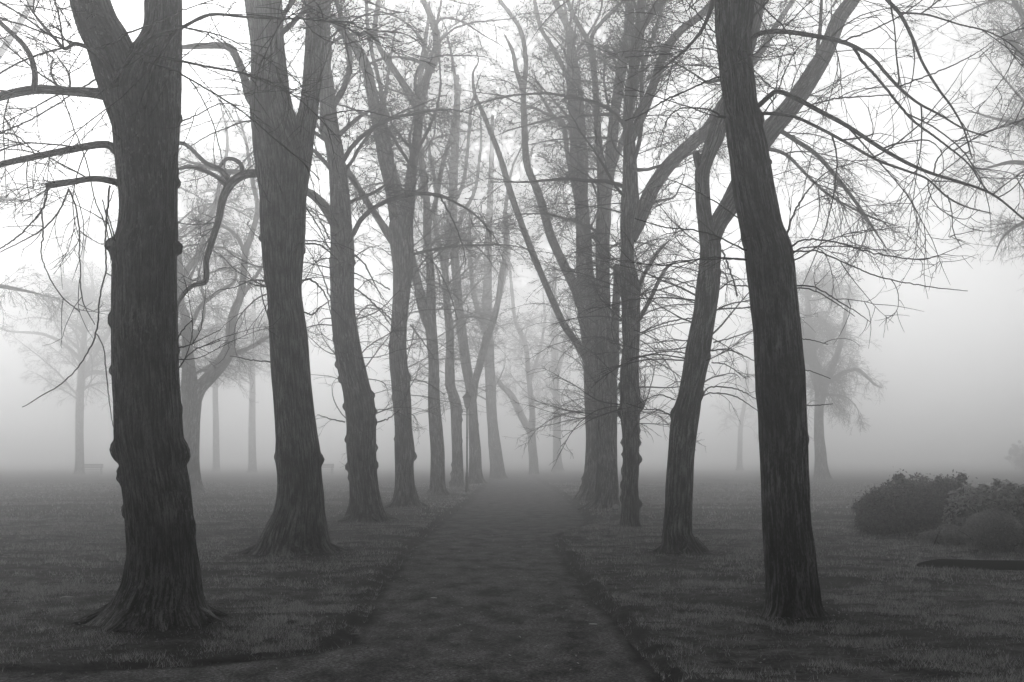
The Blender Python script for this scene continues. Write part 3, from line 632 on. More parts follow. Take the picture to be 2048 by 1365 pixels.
# ------------------------------------------------------------------ RIGHT ROW
tree('bare_tree', 'nearest dark ridged trunk on the right with long drooping branches',
     'tree', G_AV, 1232,
     [(1242,1508,1664),(1228,1521,1650),(1212,1527,1643),(1173,1530,1637),(1134,1529,1632),(1095,1527,1628),(1056,1525,1622),(1017,1523,1620),(978,1522,1619),(939,1521,1617),
      (900,1520,1616),(863,1518,1615),(822,1516,1613),(782,1512,1611),(742,1510,1609),(702,1508,1605),(661,1506,1601),(621,1502,1597),(581,1498,1593),(540,1493,1589),(500,1489,1582),
      (484,1486,1577),(443,1478,1562),(403,1470,1554),(363,1464,1546),(322,1460,1539),(282,1454,1532),(242,1450,1522),(202,1447,1514),(161,1443,1510),(121,1439,1505),(81,1434,1502),(40,1431,1505),(0,1428,1509),(-90,1420,1512)],
     limbs=[dict(p=Z7((590,215,30),(632,190,27),(680,165,25),(780,158,24),(930,178,24),(1080,210,22),(1180,255,20),(1240,300,18),(1290,360,17),(1360,435,16),(1450,510,13),(1560,570,11),(1680,640,9),(1800,680,7)), dy=-1.6, d=.62),
            dict(p=Z7((1130,235,14),(1155,270,17),(1180,310,16),(1270,410,15),(1350,510,14),(1430,600,13),(1550,690,11),(1700,810,9),(1760,900,8),(1800,950,7)), dy=-.6, y0=-.9, d=.62),
            dict(p=Z7((620,560,24),(665,525,24),(720,475,25),(760,455,24),(850,490,24),(970,555,23),(1100,625,22),(1260,730,20),(1400,810,18),(1530,865,16),(1680,910,14),(1830,970,12),(1980,1090,9),(2060,1150,8)), dy=-1.2, d=.62),
            dict(p=Z7((620,580,20),(680,565,18),(820,575,17),(950,630,16),(1100,710,15),(1250,795,14),(1400,850,12),(1500,890,11),(1600,980,10),(1700,1030,8),(1820,1060,6)), dy=-.4, y0=.1, d=.62),
            dict(p=Z7((540,600,20),(515,560,30),(500,480,28),(485,400,26),(475,300,28),(462,180,28),(458,80,30),(460,-20,30),(470,-120,28)), dy=.0, y0=-.13, d=.1),
            dict(p=Z7((1150,-150,20),(1300,0,19),(1370,80,18),(1430,200,17),(1480,320,14),(1560,450,13),(1620,530,11),(1680,640,9),(1720,780,8)), y0=-.8, dy=-.8, d=.62),
            dict(p=Z7((1150,-150,26),(1000,-330,36),(800,-400,50),(600,-330,60)), y0=-.8, dy=.8, d=.1),
            dict(p=Z7((1360,65,12),(1500,75,10),(1650,120,9),(1790,155,8),(1900,210,7),(1980,280,6),(2080,340,5)), y0=-1.0, dy=-.6, part=False)],
     twigs=[dict(p=Z7((780,1210,14),(805,1165,14),(830,1080,12),(870,1000,11),(930,920,9),(1010,850,7),(1100,820,6),(1180,800,4)), dy=-.5),
            dict(p=Z7((780,1230,14),(820,1225,12),(900,1190,11),(1050,1205,10),(1250,1260,9),(1450,1290,8),(1550,1270,6),(1650,1230,4)), dy=-.9),
            dict(p=Z7((790,1250,12),(860,1250,11),(960,1250,10),(1100,1310,9),(1250,1370,8),(1400,1405,7),(1550,1430,6),(1700,1445,4)), dy=-.6),
            dict(p=Z7((800,1310,10),(830,1300,10),(900,1260,9),(1000,1200,8),(1150,1150,6),(1300,1140,4)), dy=.3),
            dict(p=Z7((800,1290,10),(870,1235,9),(960,1225,8),(1100,1225,7),(1250,1240,6),(1400,1245,4)), dy=.3),
            dict(p=Z8((820,180,12),(880,180,10),(950,190,9),(1050,250,8),(1150,310,6),(1220,360,4)), dy=-.4), dict(p=Z8((830,190,9),(930,200,8),(1040,260,7),(1140,330,4)), dy=.6),
            dict(p=Z8((860,440,7),(930,450,6),(1010,470,4)), d=.3), dict(p=Z8((870,590,7),(930,605,6),(1020,640,4)), d=.2), dict(p=Z8((880,770,7),(950,772,6),(1030,765,4)), d=.1),
            dict(p=Z7((500,375,13),(440,390,12),(350,430,11),(200,500,10),(100,560,8),(0,600,7)), dy=-1.0), dict(p=Z7((520,595,13),(460,570,12),(400,540,11),(280,540,9),(220,580,8),(190,640,6),(150,740,5)), dy=-.5),
            dict(p=Z7((620,1250,12),(580,1235,11),(470,1180,10),(350,1145,9),(200,1130,8),(50,1085,6)), dy=-.8), dict(p=Z7((580,1085,10),(545,1070,9),(430,990,8),(330,940,7),(250,900,5)), dy=-.5),
            dict(p=Z7((480,180,11),(450,165,10),(380,90,9),(300,0,7),(250,-60,6)), dy=-.6), dict(p=Z7((620,1290,10),(590,1290,9),(480,1285,8),(300,1295,7),(150,1315,5)), dy=.5),
            dict(p=Z8((620,50,10),(560,45,9),(400,40,8),(200,75,7),(0,60,5)), dy=-.8), dict(p=Z8((620,180,9),(550,178,8),(490,170,6)), d=.3),
            dict(p=Z7((500,360,9),(560,310,8),(640,270,8),(720,200,8),(800,130,7),(880,50,6),(930,0,5)), y0=-.3, dy=-.4), dict(p=Z7((480,200,8),(540,260,8),(640,350,8),(720,430,8),(780,440,6)), y0=-.35, dy=.1, d=.5),
            dict(p=Z7((560,-60,10),(640,0,10),(720,70,9),(790,140,8),(830,220,6),(850,350,5)), y0=-.4, d=.5),
            dict(p=Z7((690,560,10),(750,470,9),(800,340,8),(860,240,7),(930,190,5)), y0=-.1, d=.7), dict(p=Z7((480,260,8),(380,240,7),(200,270,6),(0,285,5)), dy=-.5),
            dict(p=Z7((500,590,9),(420,570,8),(280,520,7),(150,480,6),(0,430,5)), dy=-.9), dict(p=Z7((490,350,8),(400,330,7),(250,330,6),(100,360,4)), dy=.6),
            dict(p=Z7((1080,205,12),(1200,160,10),(1350,90,9),(1450,20,8),(1550,-60,6)), y0=-.9, dy=-.3, d=.5), dict(p=Z7((1360,430,10),(1480,385,9),(1620,330,8),(1750,260,6),(1820,210,5)), y0=-1.2, dy=-.2, d=.62),
            dict(p=Z7((930,520,10),(1050,490,9),(1200,480,8),(1340,472,7)), y0=-.5, d=.62), dict(p=Z7((1530,865,10),(1550,790,9),(1620,720,8),(1700,670,6)), y0=-1.0, d=.62),
            dict(p=Z7((1500,890,8),(1520,980,7),(1580,1050,6),(1680,1090,5),(1760,1040,4)), y0=-.9, d=.62), dict(p=Z7((1600,970,8),(1620,1050,7),(1630,1150,6),(1670,1230,4)), y0=-.9, d=.62)],
     mat=M_BARK2, sides=150, rows=420, ridge=.011, height=16, roots=0, seed=11, auto=5, auto_z=(6, 13), dens=.65,
     bumps=[(1118,.3,.03,.07),(1122,.7,.03,.05),(480,1,.012,.12),(485,-1,.01,.07),(232,-.3,.025,.14),(235,1,.03,.08),(760,.1,.02,.16),(323,1,.02,.03),(880,1,.01,.05),(540,-.4,.02,.1)],
     flare=(.6, .07, 5, 1.3), rough=.02)

tree('bare_tree', 'second trunk on the right, leaning right with a cut stub above its fork',
     'tree', G_AV, 1108,
     [(1114,1310,1424),(1106,1319,1412),(1091,1322,1400),(1075,1324,1390),(1064,1325,1384),(1021,1329,1384),(967,1332,1386),(912,1336,1388),(858,1340,1395),(831,1344,1399),(815,1348,1401),(791,1356,1404),
      (750,1364,1412),(702,1371,1421),(661,1379,1427),(621,1387,1433),(581,1391,1438),(540,1397,1440),(500,1400,1442),(484,1399,1440),(443,1395,1426),(403,1391,1421),(363,1390,1419),
      (340,1391,1421),(310,1402,1432),(282,1410,1446),(242,1424,1458),(180,1448,1480),(100,1478,1508),(20,1502,1528),(-60,1515,1540)],
     limbs=[dict(p=[(1420,500,30),(1436,448,36),(1460,410,40),(1490,350,40),(1515,300,39),(1540,262,39),(1584,210,38),(1625,149,36),(1653,101,33),(1677,40,30),(1705,0,28),(1740,-60,26)], dy=.8, ext=6, d=.8),
            dict(p=[(1402,345,16),(1395,325,15),(1392,305,14)], dy=-.1, d=0),
            dict(p=[(1645,120,10),(1635,100,9),(1640,60,8),(1643,0,6)], dy=.1, y0=.7, ext=1),
            dict(p=[(1530,280,10),(1552,260,10),(1592,282,9),(1633,310,9),(1673,355,8),(1713,407,7),(1753,467,6),(1778,504,5)], dy=-.8, y0=.6, d=1.2),
            dict(p=[(1510,300,8),(1532,298,8),(1572,310,7),(1613,350,6),(1653,387,5),(1693,411,4),(1753,439,4),(1820,460,3)], dy=-.8, y0=.5, d=1.2)],
     twigs=[Z8((400,510,12),(430,500,10),(520,500,9),(640,550,6)), Z8((390,720,12),(400,700,10),(430,680,9),(550,690,8),(650,740,5)), Z8((380,730,9),(430,710,8),(550,730,7),(660,800,4)),
            Z8((330,520,10),(300,515,9),(200,505,8),(0,545,5)), Z8((400,470,9),(375,460,8),(250,450,7),(80,470,5)), dict(p=Z8((250,840,13),(235,830,11),(170,795,9),(90,790,7),(0,760,4)), d=1.2),
            Z8((360,345,11),(340,340,10),(250,350,9),(150,380,8),(90,410,5)), Z8((370,200,10),(350,190,9),(230,145,8),(110,135,5)), Z8((250,745,8),(160,720,7),(60,770,4)), Z8((440,460,9),(520,440,8),(640,400,5)),
            Z8((430,560,8),(500,570,7),(600,640,5)), dict(p=Z7((480,1240,12),(500,1290,12),(540,1400,11),(558,1470,9)), y0=-1.0, d=.05, dy=0)],
     mat=M_BARK2, sides=110, rows=300, ridge=.009, height=17, roots=5, seed=12, auto=8, auto_z=(7, 14), dens=.9,
     bumps=[(828,-1,.03,.09),(715,1,.02,.07),(545,1,.02,.06),(870,.2,.03,.12),(705,.5,.03,.08),(790,1,.02,.08)], flare=(.5, .08, 5, .9), rough=.03, epi=[(440, 800, 26, 1.8)])

tree('bare_tree', 'slim heavily burred trunk third on the right with burl knots down to its foot',
     'tree', G_AV, 1055,
     [(1060,1232,1290),(1050,1239,1283),(1040,1241,1279),(1021,1242,1279),(994,1243,1277),(967,1244,1276),(940,1245,1278),(899,1245,1278),(858,1243,1279),(831,1240,1280),(810,1240,1281),(791,1240,1280),
      (750,1240,1278),(732,1241,1277),(692,1245,1278),(651,1244,1280),(611,1243,1280),(571,1242,1280),(531,1241,1270),(490,1241,1268),(450,1240,1272),(403,1242,1278),(366,1245,1276),(293,1246,1271),
      (220,1246,1266),(147,1256,1276),(110,1264,1283),(37,1272,1288),(0,1275,1290),(-60,1280,1293)],
     limbs=[dict(p=[(1262,480,24),(1278,443,28),(1302,383,29),(1335,334,28),(1371,298,26),(1411,262,22),(1440,215,19),(1470,170,17),(1510,120,14)], dy=1.5, ext=4),
            dict(p=[(1255,330,16),(1262,282,17),(1286,226,19),(1310,161,18),(1330,105,17),(1359,64,16),(1395,36,15),(1423,8,14),(1460,-40,12)], dy=-.8, ext=3),
            dict(p=[(1250,600,12),(1239,570,14),(1234,545,13),(1233,532,12)], dy=.1, d=.3),
            dict(p=[(1262,300,10),(1258,220,13),(1265,150,12),(1280,90,11),(1285,40,10),(1284,0,10),(1282,-50,9)], dy=1.0, ext=3),
            dict(p=[(1275,590,11),(1283,560,9),(1300,530,8),(1320,500,7),(1345,475,5)], dy=-.8, d=1.3),
            dict(p=[(1278,640,9),(1300,600,8),(1330,540,7),(1360,520,5)], dy=-.5, d=1.2)],
     sides=80, rows=240, ridge=.006, height=18, seed=13, auto=12, auto_z=(6.5, 15), dens=1.0, min_r=.0028,
     bumps=[(1010,1,.06,.09),(1000,-1,.04,.06),(918,1,.06,.10),(885,1,.05,.06),(885,-1,.05,.06),(908,-1,.04,.05),(810,1,.08,.14),(825,-1,.07,.11),(775,-1,.05,.07),(970,-1,.04,.08),(940,-1,.03,.1),
            (1002,-.4,.06,.08),(912,-.3,.04,.08),(820,.1,.04,.2),(860,1,.03,.06),(715,-.1,.03,.1),(1030,-1,.03,.05)],
     flare=(.5, .12, 5, 2.0), rough=.07, epi=[(520, 860, 60, 2.0), (300, 520, 20, 2.2)])

tree('bare_tree', 'broad pale fourth trunk on the right with a white scrap at its foot',
     'tree', G_AV, 1018,
     [(1022,1166,1243),(1012,1177,1240),(1000,1184,1238),(980,1190,1237),(940,1193,1235),(885,1192,1234),(831,1191,1234),(770,1190,1234),(711,1190,1226),(651,1190,1222),(571,1191,1220),(490,1191,1219),
      (440,1192,1222),(403,1197,1222),(350,1206,1229),(293,1212,1234),(220,1220,1241),(147,1231,1252),(73,1246,1266),(0,1250,1269),(-60,1252,1270)],
     limbs=[dict(p=[(1215,780,20),(1228,732,20),(1230,670,17),(1232,611,16),(1234,560,15),(1234,535,14)], dy=.1, d=.5),
            dict(p=[(1205,470,16),(1202,400,16),(1201,330,15),(1195,256,14),(1190,165,13),(1179,92,11),(1150,37,9),(1130,-10,8)], dy=1.2, ext=3),
            dict(p=[(1186,110,9),(1184,73,8),(1208,40,8),(1248,0,7),(1290,-50,6)], y0=1.0, dy=.3, ext=1),
            dict(p=[(1215,380,12),(1228,330,12),(1245,280,11),(1263,220,10),(1275,160,9)], dy=-1.0, ext=4),
            dict(p=[(1200,600,14),(1180,540,12),(1172,470,11),(1170,400,11),(1165,330,10),(1160,250,9)], dy=2, ext=4)],
     sides=70, rows=200, ridge=.005, height=19, roots=5, seed=14, auto=14, auto_z=(6.5, 16), dens=1.15, min_r=0.0019, flare=(.9, .12, 6, .5), rough=.035, epi=[(500, 860, 56, 2.4)],
     bumps=[(1012,1,.05,.1),(985,.8,.04,.1)])

tree('bare_tree', 'half hidden fifth trunk on the right with long limbs leaning over the path',
     'tree', G_AV, 1002,
     [(1004,1144,1216),(995,1150,1213),(980,1159,1211),(967,1164,1210),(940,1168,1210),(885,1172,1209),(831,1170,1208),(791,1168,1207),(750,1168,1206),(700,1168,1203),(650,1165,1200),(600,1158,1193),(540,1152,1187),
      (476,1152,1183),(366,1147,1173),(256,1138,1160),(147,1133,1151),(73,1133,1150),(37,1119,1135),(0,1102,1117),(-60,1085,1098)],
     limbs=[dict(p=[(1180,720,24),(1174,670,25),(1164,611,24),(1148,571,21),(1124,523,19),(1101,470,18),(1076,385,16),(1054,330,14),(1049,256,13),(1047,183,11),(1052,128,10),(1043,66,9),(1021,29,8),(999,0,8),(980,-40,7)], dy=-1.0, ext=2),
            dict(p=[(1047,185,10),(1032,139,9),(1025,103,8),(1007,66,7)], y0=-.8, dy=-.1, d=.8),
            dict(p=[(1176,730,14),(1165,705,15),(1145,675,14),(1124,643,14),(1092,571,13),(1063,502,13),(1040,440,13),(1021,385,13),(999,311,11),(966,227,10),(950,190,9),(946,147,8),(957,120,6),(941,73,5)], dy=-1.6, d=.9),
            dict(p=[(1155,420,10),(1150,385,10),(1135,311,9),(1127,253,9),(1105,231,8),(1080,190,7),(1058,165,6)], dy=-1.0, d=1.0),
            dict(p=[(1145,190,11),(1131,147,10),(1105,95,9),(1084,62,9),(1072,18,8),(1068,-20,7)], dy=.8, ext=2),
            dict(p=[(1168,420,13),(1171,330,12),(1164,250,12),(1160,183,11),(1149,110,10)], dy=1.2, ext=3)],
     sides=60, rows=180, ridge=.005, height=19, seed=15, auto=14, auto_z=(7, 16), dens=1.15, min_r=0.0022, flare=(.9, .14, 5, 2.6), rough=.04, epi=[(480, 850, 50, 2.6)],
     bumps=[(955,-1,.06,.1),(975,-1,.05,.1)])

# ------------------------------------------------------------------ trees standing away from the path
G_BK = 'trees standing in the fog beyond the avenue'
tree('bare_tree', 'pale low forked tree seen between the first and second left trunks',
     'tree', G_BK, 985,
     [(988,352,424),(980,362,412),(965,366,404),(940,368,400),(915,365,399),(870,362,399),(830,363,401),(800,364,403),(775,362,398),(743,364,392),(688,364,385),(633,361,380),(604,350,369),(560,354,369),(500,350,362),(430,340,351),(340,335,344),(250,345,352)],
     limbs=[dict(p=[(385,820,26),(398,780,28),(418,756,27),(450,717,27),(461,684,22),(462,650,19),(472,615,17),(480,596,15),(487,552,14),(491,505,13),(502,472,12),(515,420,10),(505,360,9)], dy=-1.2, ext=3),
            dict(p=[(362,565,14),(375,540,13),(392,516,12),(405,490,10),(412,460,10),(430,410,9),(445,340,8)], dy=1.5, ext=3),
            dict(p=[(375,670,9),(387,642,9),(403,611,8),(440,582,7),(469,563,7),(472,530,6)], dy=-1.5),
            dict(p=[(455,712,9),(475,705,9),(502,695,8),(531,677,7),(560,668,6)], dy=-1.2), dict(p=[(402,764,8),(425,740,7),(408,742,6),(395,735,5)], dy=-.5, part=False),
            dict(p=[(480,600,8),(500,570,8),(520,540,7),(540,500,6)], dy=1, ext=2), dict(p=[(491,510,8),(478,480,8),(462,462,7),(440,450,6)], dy=1, ext=1),
            dict(p=[(362,700,10),(340,670,9),(300,640,8),(250,620,6),(190,625,5)], dy=.8), dict(p=[(355,560,9),(330,520,8),(300,470,7),(270,430,6)], dy=1, ext=2)],
     sides=50, rows=140, height=15, allround=True, seed=21, auto=22, auto_z=(4.5, 13), auto_len=(3, 6), dens=1.32, min_r=0.0024, droop=-.16, flare=(.8, .1, 5, 1), rough=.05)
tree('bare_tree', 'very faint tree at the far left whose broad crown shows beside the nearest trunk',
     'tree', G_BK, 950,
     [(952,144,176),(944,149,170),(910,151,168),(860,151,167),(800,152,168),(740,156,170),(700,160,172),(640,165,175),(560,160,168),(480,165,171)],
     limbs=[dict(p=[(160,760,10),(185,745,9),(220,745,8),(260,720,7)], dy=1, ext=3), dict(p=[(160,720,9),(130,690,8),(90,670,6),(50,665,5)], dy=-1, ext=3), dict(p=[(168,740,10),(195,700,9),(225,650,8),(235,590,7)], dy=-1, ext=4)],
     sides=30, rows=90, height=15, allround=True, seed=22, auto=44, auto_z=(6, 15), auto_len=(4, 9), dens=0.92, min_r=0.0036, droop=-.12, flare=(.8, .1, 5, 1))
tree('bare_tree', 'faint trunk in the fog left of the second left tree, nearer the wide crowned tree', 'tree', G_BK, 945,
     [(948,422,443),(938,425,440),(900,426,439),(850,426,438),(780,425,436),(700,428,437),(600,432,439)],
     sides=24, rows=70, height=14, allround=True, seed=23, auto=36, auto_z=(8, 15), auto_len=(4, 8), dens=0.69, min_r=0.0042, droop=-.1)
tree('bare_tree', 'faint trunk in the fog just left of the second left tree', 'tree', G_BK, 946,
     [(950,491,518),(940,496,514),(900,497,512),(850,497,511),(780,499,511),(700,501,510),(600,505,512)],
     sides=24, rows=70, height=14, allround=True, seed=24, auto=36, auto_z=(8, 15), auto_len=(4, 8), dens=0.69, min_r=0.0042, droop=-.1)
tree('bare_tree', 'faint tree right of the nearest right trunk with a rounded weeping crown', 'tree', G_BK, 960,
     [(965,1618,1672),(955,1626,1662),(930,1629,1655),(900,1629,1652),(870,1628,1648),(820,1629,1647),(790,1630,1652),(760,1628,1646),(700,1616,1632),(640,1612,1624),(590,1610,1619)],
     limbs=[dict(p=[(1642,810,14),(1650,770,15),(1665,735,13),(1677,702,12),(1687,661,10),(1692,620,8)], dy=-1, ext=2), dict(p=[(1655,765,10),(1690,745,9),(1715,740,8),(1740,760,6)], dy=1.2, ext=1),
            dict(p=[(1630,740,9),(1600,700,8),(1580,650,7)], dy=1, ext=2)],
     sides=36, rows=100, height=13.2, allround=True, seed=25, auto=56, auto_z=(4.6, 12), auto_len=(2.0, 4.4), dens=1.27, min_r=0.0033, droop=-.28, flare=(.9, .1, 5, 1))
tree('bare_tree', 'thin ghostly tree between the second and nearest right trunks', 'tree', G_BK, 943,
     [(944,1470,1489),(930,1473,1485),(890,1475,1485),(850,1477,1486),(820,1483,1491),(780,1490,1497),(720,1494,1499)],
     sides=20, rows=60, height=11, allround=True, seed=26, auto=14, auto_z=(4, 10), auto_len=(2, 4), dens=0.80, min_r=0.0042)
tree('bare_tree', 'tree cut off by the right edge whose fine crown fills the top right corner', 'tree', G_BK, 1040,
     [(1045,2215,2300),(1030,2228,2288),(1000,2233,2282),(900,2238,2280),(700,2240,2278),(500,2225,2262),(300,2205,2238),(150,2180,2210),(0,2160,2185)],
     limbs=[dict(p=[(2240,520,24),(2200,440,20),(2150,380,16),(2090,340,12),(2030,325,9),(1980,335,6),(1930,350,4)], dy=-1.5, d=1.6), dict(p=[(2225,400,20),(2170,300,17),(2110,220,14),(2060,130,12),(2030,90,10),(1990,60,8),(1950,70,5)], dy=1.0, d=1.6),
            dict(p=[(2210,300,18),(2150,180,15),(2090,90,12),(2040,20,9),(1990,-40,7)], dy=-1.0, d=1.6), dict(p=[(2235,480,16),(2180,430,13),(2120,420,10),(2060,440,8),(2010,470,6),(1985,520,4)], dy=.8, d=1.8),
            dict(p=[(2230,450,16),(2180,330,14),(2120,270,11),(2050,250,8),(1980,235,6),(1920,215,4)], dy=1.8, d=1.6), dict(p=[(2060,130,8),(2030,95,8),(2048,60,7),(2035,20,6),(2000,0,5)], dy=0, y0=.7, d=1.6)],
     sides=40, rows=100, height=17, allround=True, seed=27, auto=10, auto_z=(8, 15), auto_len=(3, 5), dens=1.15, min_r=0.0020, droop=-.13)
tree('bare_tree', 'tree cut off by the left edge whose pale leaning limb crosses the top left corner', 'tree', G_BK, 1000,
     [(1003,-300,-230),(990,-290,-240),(900,-285,-245),(700,-280,-245),(500,-260,-228),(300,-240,-215),(100,-220,-200)],
     limbs=[dict(p=[(-250,500,22),(-170,380,18),(-90,230,16),(0,108,14),(30,62,13),(55,20,12),(75,-30,11)], dy=-1, ext=3, d=1.2), dict(p=[(-250,560,20),(-160,480,15),(-60,420,10),(20,400,6),(90,410,4)], dy=1, d=1.6),
            dict(p=[(-250,620,18),(-150,600,14),(-50,570,10),(40,580,7),(120,600,4)], dy=-1, d=1.6)],
     sides=36, rows=80, height=17, allround=True, seed=28, auto=10, auto_z=(6, 14), auto_len=(3, 6), dens=1.15, min_r=0.0024, droop=-.12)

# ------------------------------------------------------------------ ground, paths
TB = np.array(TREE_BASES)
def axis(fine0, fine1, step, far, grow_=1.18):
    a = list(np.arange(fine0, fine1, step)); s = step; x = a[-1]
    while x < far: s *= grow_; x += s; a.append(x)
    s = step; x = a[0]; pre = []
    while x > -far: s *= grow_; x -= s; pre.append(x)
    return np.array(pre[::-1]+a)
gx = axis(-9, 11, .10, 500); gy = axis(8, 48, .12, 500)
gy = gy[gy > -60]
XX, YY = np.meshgrid(gx, gy); xf, yf = XX.ravel(), YY.ravel()
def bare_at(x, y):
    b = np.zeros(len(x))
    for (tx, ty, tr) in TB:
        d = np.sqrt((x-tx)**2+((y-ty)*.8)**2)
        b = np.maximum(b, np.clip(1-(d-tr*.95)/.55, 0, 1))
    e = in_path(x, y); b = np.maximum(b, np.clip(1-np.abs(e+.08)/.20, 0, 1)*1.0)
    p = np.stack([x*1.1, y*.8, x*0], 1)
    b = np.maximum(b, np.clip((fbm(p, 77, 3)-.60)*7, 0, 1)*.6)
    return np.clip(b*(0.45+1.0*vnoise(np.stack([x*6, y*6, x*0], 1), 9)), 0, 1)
near = (np.abs(xf) < 130) & (yf < 260)
zf = dip(yf); bf = np.zeros(len(xf))
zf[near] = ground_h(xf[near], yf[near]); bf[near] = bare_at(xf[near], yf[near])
nx, ny = len(gx), len(gy)
i = (np.arange(ny-1)*nx)[:, None]+np.arange(nx-1)[None]
Q = np.stack([i, i+1, i+1+nx, i+nx], -1).reshape(-1, 4)
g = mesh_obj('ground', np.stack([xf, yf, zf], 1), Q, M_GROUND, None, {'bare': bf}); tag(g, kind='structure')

def sheet(name, X, Y, dz, mat):
    ny, nx = X.shape; z = ground_h(X.ravel(), Y.ravel())+dz
    i = (np.arange(ny-1)*nx)[:, None]+np.arange(nx-1)[None]
    Q = np.stack([i, i+1, i+1+nx, i+nx], -1).reshape(-1, 4)
    e = in_path(X.ravel(), Y.ravel()); vg = np.clip(1-(e-.02)/.13, 0, 1)*np.clip(.25+1.3*vnoise(np.stack([X.ravel()*3, Y.ravel()*3, z*0], 1), 21), 0, 1)
    if name != 'path' and name != 'side_path': vg = vg*0
    o = mesh_obj(name, np.stack([X.ravel(), Y.ravel(), z], 1), Q, mat, None, {'verge': vg}); return tag(o, kind='structure')
ys = np.concatenate([np.arange(-5, 9, .4), np.arange(9, 48, .08), np.arange(48, 160, .6)])
u = np.linspace(0, 1, 60)
X = XL(ys)[:, None]*(1-u)+XR(ys)[:, None]*u; Yg = np.repeat(ys[:, None], 60, 1)
sheet('path', X, Yg, .006, M_PATH)
xs = np.concatenate([np.arange(-40, -9, 1.0), np.arange(-9, -1.2, .08)]); v = np.linspace(0, 1, 40)
Yb = YF(xs)[:, None]*v[None]+(5.0)*(1-v[None]); Xb = np.repeat(xs[:, None], 40, 1)
sheet('side_path', Xb, Yb, .003, M_PATH2)
# the strip of cross path in the middle distance, on both sides of the avenue
for x0, x1 in ((-60, -4.3), (4.3, 60)):
    xs = np.arange(x0, x1, .3); v = np.linspace(0, 1, 8)
    yc = 45.2+np.sin(xs*.05)*1.0
    sheet('cross_path', np.repeat(xs[:, None], 8, 1), yc[:, None]-1.3+2.6*v[None]+wob(xs, 2)[:, None], .012, M_PATH3)

# gravel walk and raised turf bed on the right
def ring(pts, n): return smooth_path([(a, b_, 0) for a, b_ in pts], n)
# kerb-like timber edging: a curved board with its own thickness
def ribbon(name, pts, z0, z1, th, mat):
    c = ring(pts, 90)[:, :2]; t = np.gradient(c, axis=0); t /= np.linalg.norm(t, axis=1)[:, None]; nrm = np.stack([-t[:, 1], t[:, 0]], 1)
    g_ = ground_h(c[:, 0], c[:, 1])
    d_end = np.linalg.norm(c-c[-1], axis=1); z1 = -.01+(z1+.01)*np.clip(d_end/.40, 0, 1)**.5
    rows = []
    for off, z in ((0, z0), (0, z1), (th, z1), (th, z0)):
        rows.append(np.column_stack([c+nrm*off, g_*.2+z]))
    V = np.stack(rows, 1).reshape(-1, 3); n = len(c)
    b_ = (np.arange(n-1)*4)[:, None]; j = np.arange(4); j2 = (j+1) % 4
    Q = np.stack([b_+j, b_+j2, b_+4+j2, b_+4+j], -1).reshape(-1, 4)
    return mesh_obj(name, V, [Q, np.array([[0, 1, 2, 3], [4*n-4, 4*n-3, 4*n-2, 4*n-1]])], mat, None, smooth=False, origin=(*c[0], 0))
o = ribbon('bed_edging', [(12.5, 19.5), (10.5, 19.46), (9.0, 19.43), (7.8, 19.45), (6.9, 19.50), (6.25, 19.62), (5.88, 19.80), (5.66, 20.02)], -.06, .135, .03, M_EDGE)
tag(o, 'low dark curved edging board along the grass in front of the shrubs', 'edging')
xs = np.linspace(6.3, 15, 60); v = np.linspace(0, 1, 16)
y0 = np.interp(xs, [6.3, 7.1, 8.4, 15], [19.35, 18.3, 17.8, 17.6])+wob(xs, 1)*2
y1 = np.full(60, 19.40)
X = np.repeat(xs[:, None], 16, 1); Yv = y0[:, None]*(1-v)+y1[:, None]*v
sheet('gravel_path', X, Yv, .012, M_PATH3)

# ------------------------------------------------------------------ grass blades, fallen leaves
rng = np.random.default_rng(99)
def sample_ground(n, y0, y1, margin=.42):
    y = np.sqrt(rng.uniform(y0*y0, y1*y1, n)); x = rng.uniform(-margin, margin, n)*y; return x, y
def blades(n, y0, y1, h0, h1, w):
    x, y = sample_ground(n, y0, y1)
    d = -in_path(x, y); ba = bare_at(x, y)
    cl = fbm(np.stack([x*1.7, y*1.7, x*0], 1), 31, 3); cl2 = vnoise(np.stack([x*7, y*7, x*0], 1), 33)
    grav = (x > 6.5) & (y > np.interp(x, [6.3, 7.1, 8.4, 15], [19.35, 18.3, 17.8, 17.6])) & (y < 19.5)
    keep = (d > -.02) & (rng.random(n) > ba*1.15) & (rng.random(n) < np.clip((cl-.40)*5, .06, 1)*(.10+.9*np.clip(cl2*2-.4, 0, 1))) & ~grav
    x, y, cl, cl2 = x[keep], y[keep], cl[keep], cl2[keep]; n = len(x); z = ground_h(x, y)-.004
    a = rng.uniform(0, 2*math.pi, n); h = rng.uniform(h0, h1, n)*(.55+.9*cl)*(.6+.8*cl2)
    la = rng.uniform(0, 2*math.pi, n); lean = rng.uniform(.2, 1.1, n)*h
    dx, dy = np.cos(a)*w/2, np.sin(a)*w/2
    p0 = np.stack([x-dx, y-dy, z], 1); p1 = np.stack([x+dx, y+dy, z], 1)
    p2 = np.stack([x+np.cos(la)*lean, y+np.sin(la)*lean, z+h], 1)
    V = np.stack([p0, p1, p2], 1).reshape(-1, 3); return V, np.arange(len(V)).reshape(-1, 3)
V1, T1 = blades(560000, 9.2, 17, .014, .050, .0048)
V2, T2 = blades(480000, 17, 34, .018, .055, .009)
V3, T3 = blades(260000, 34, 75, .03, .07, .026)
V = np.concatenate([V1, V2, V3]); T = np.concatenate([T1, T2+len(V1), T3+len(V1)+len(V2)])
o = mesh_obj('grass', V, T, M_GRASS, None, smooth=False); tag(o, 'short winter grass covering both lawns beside the path', 'grass', kind='stuff')

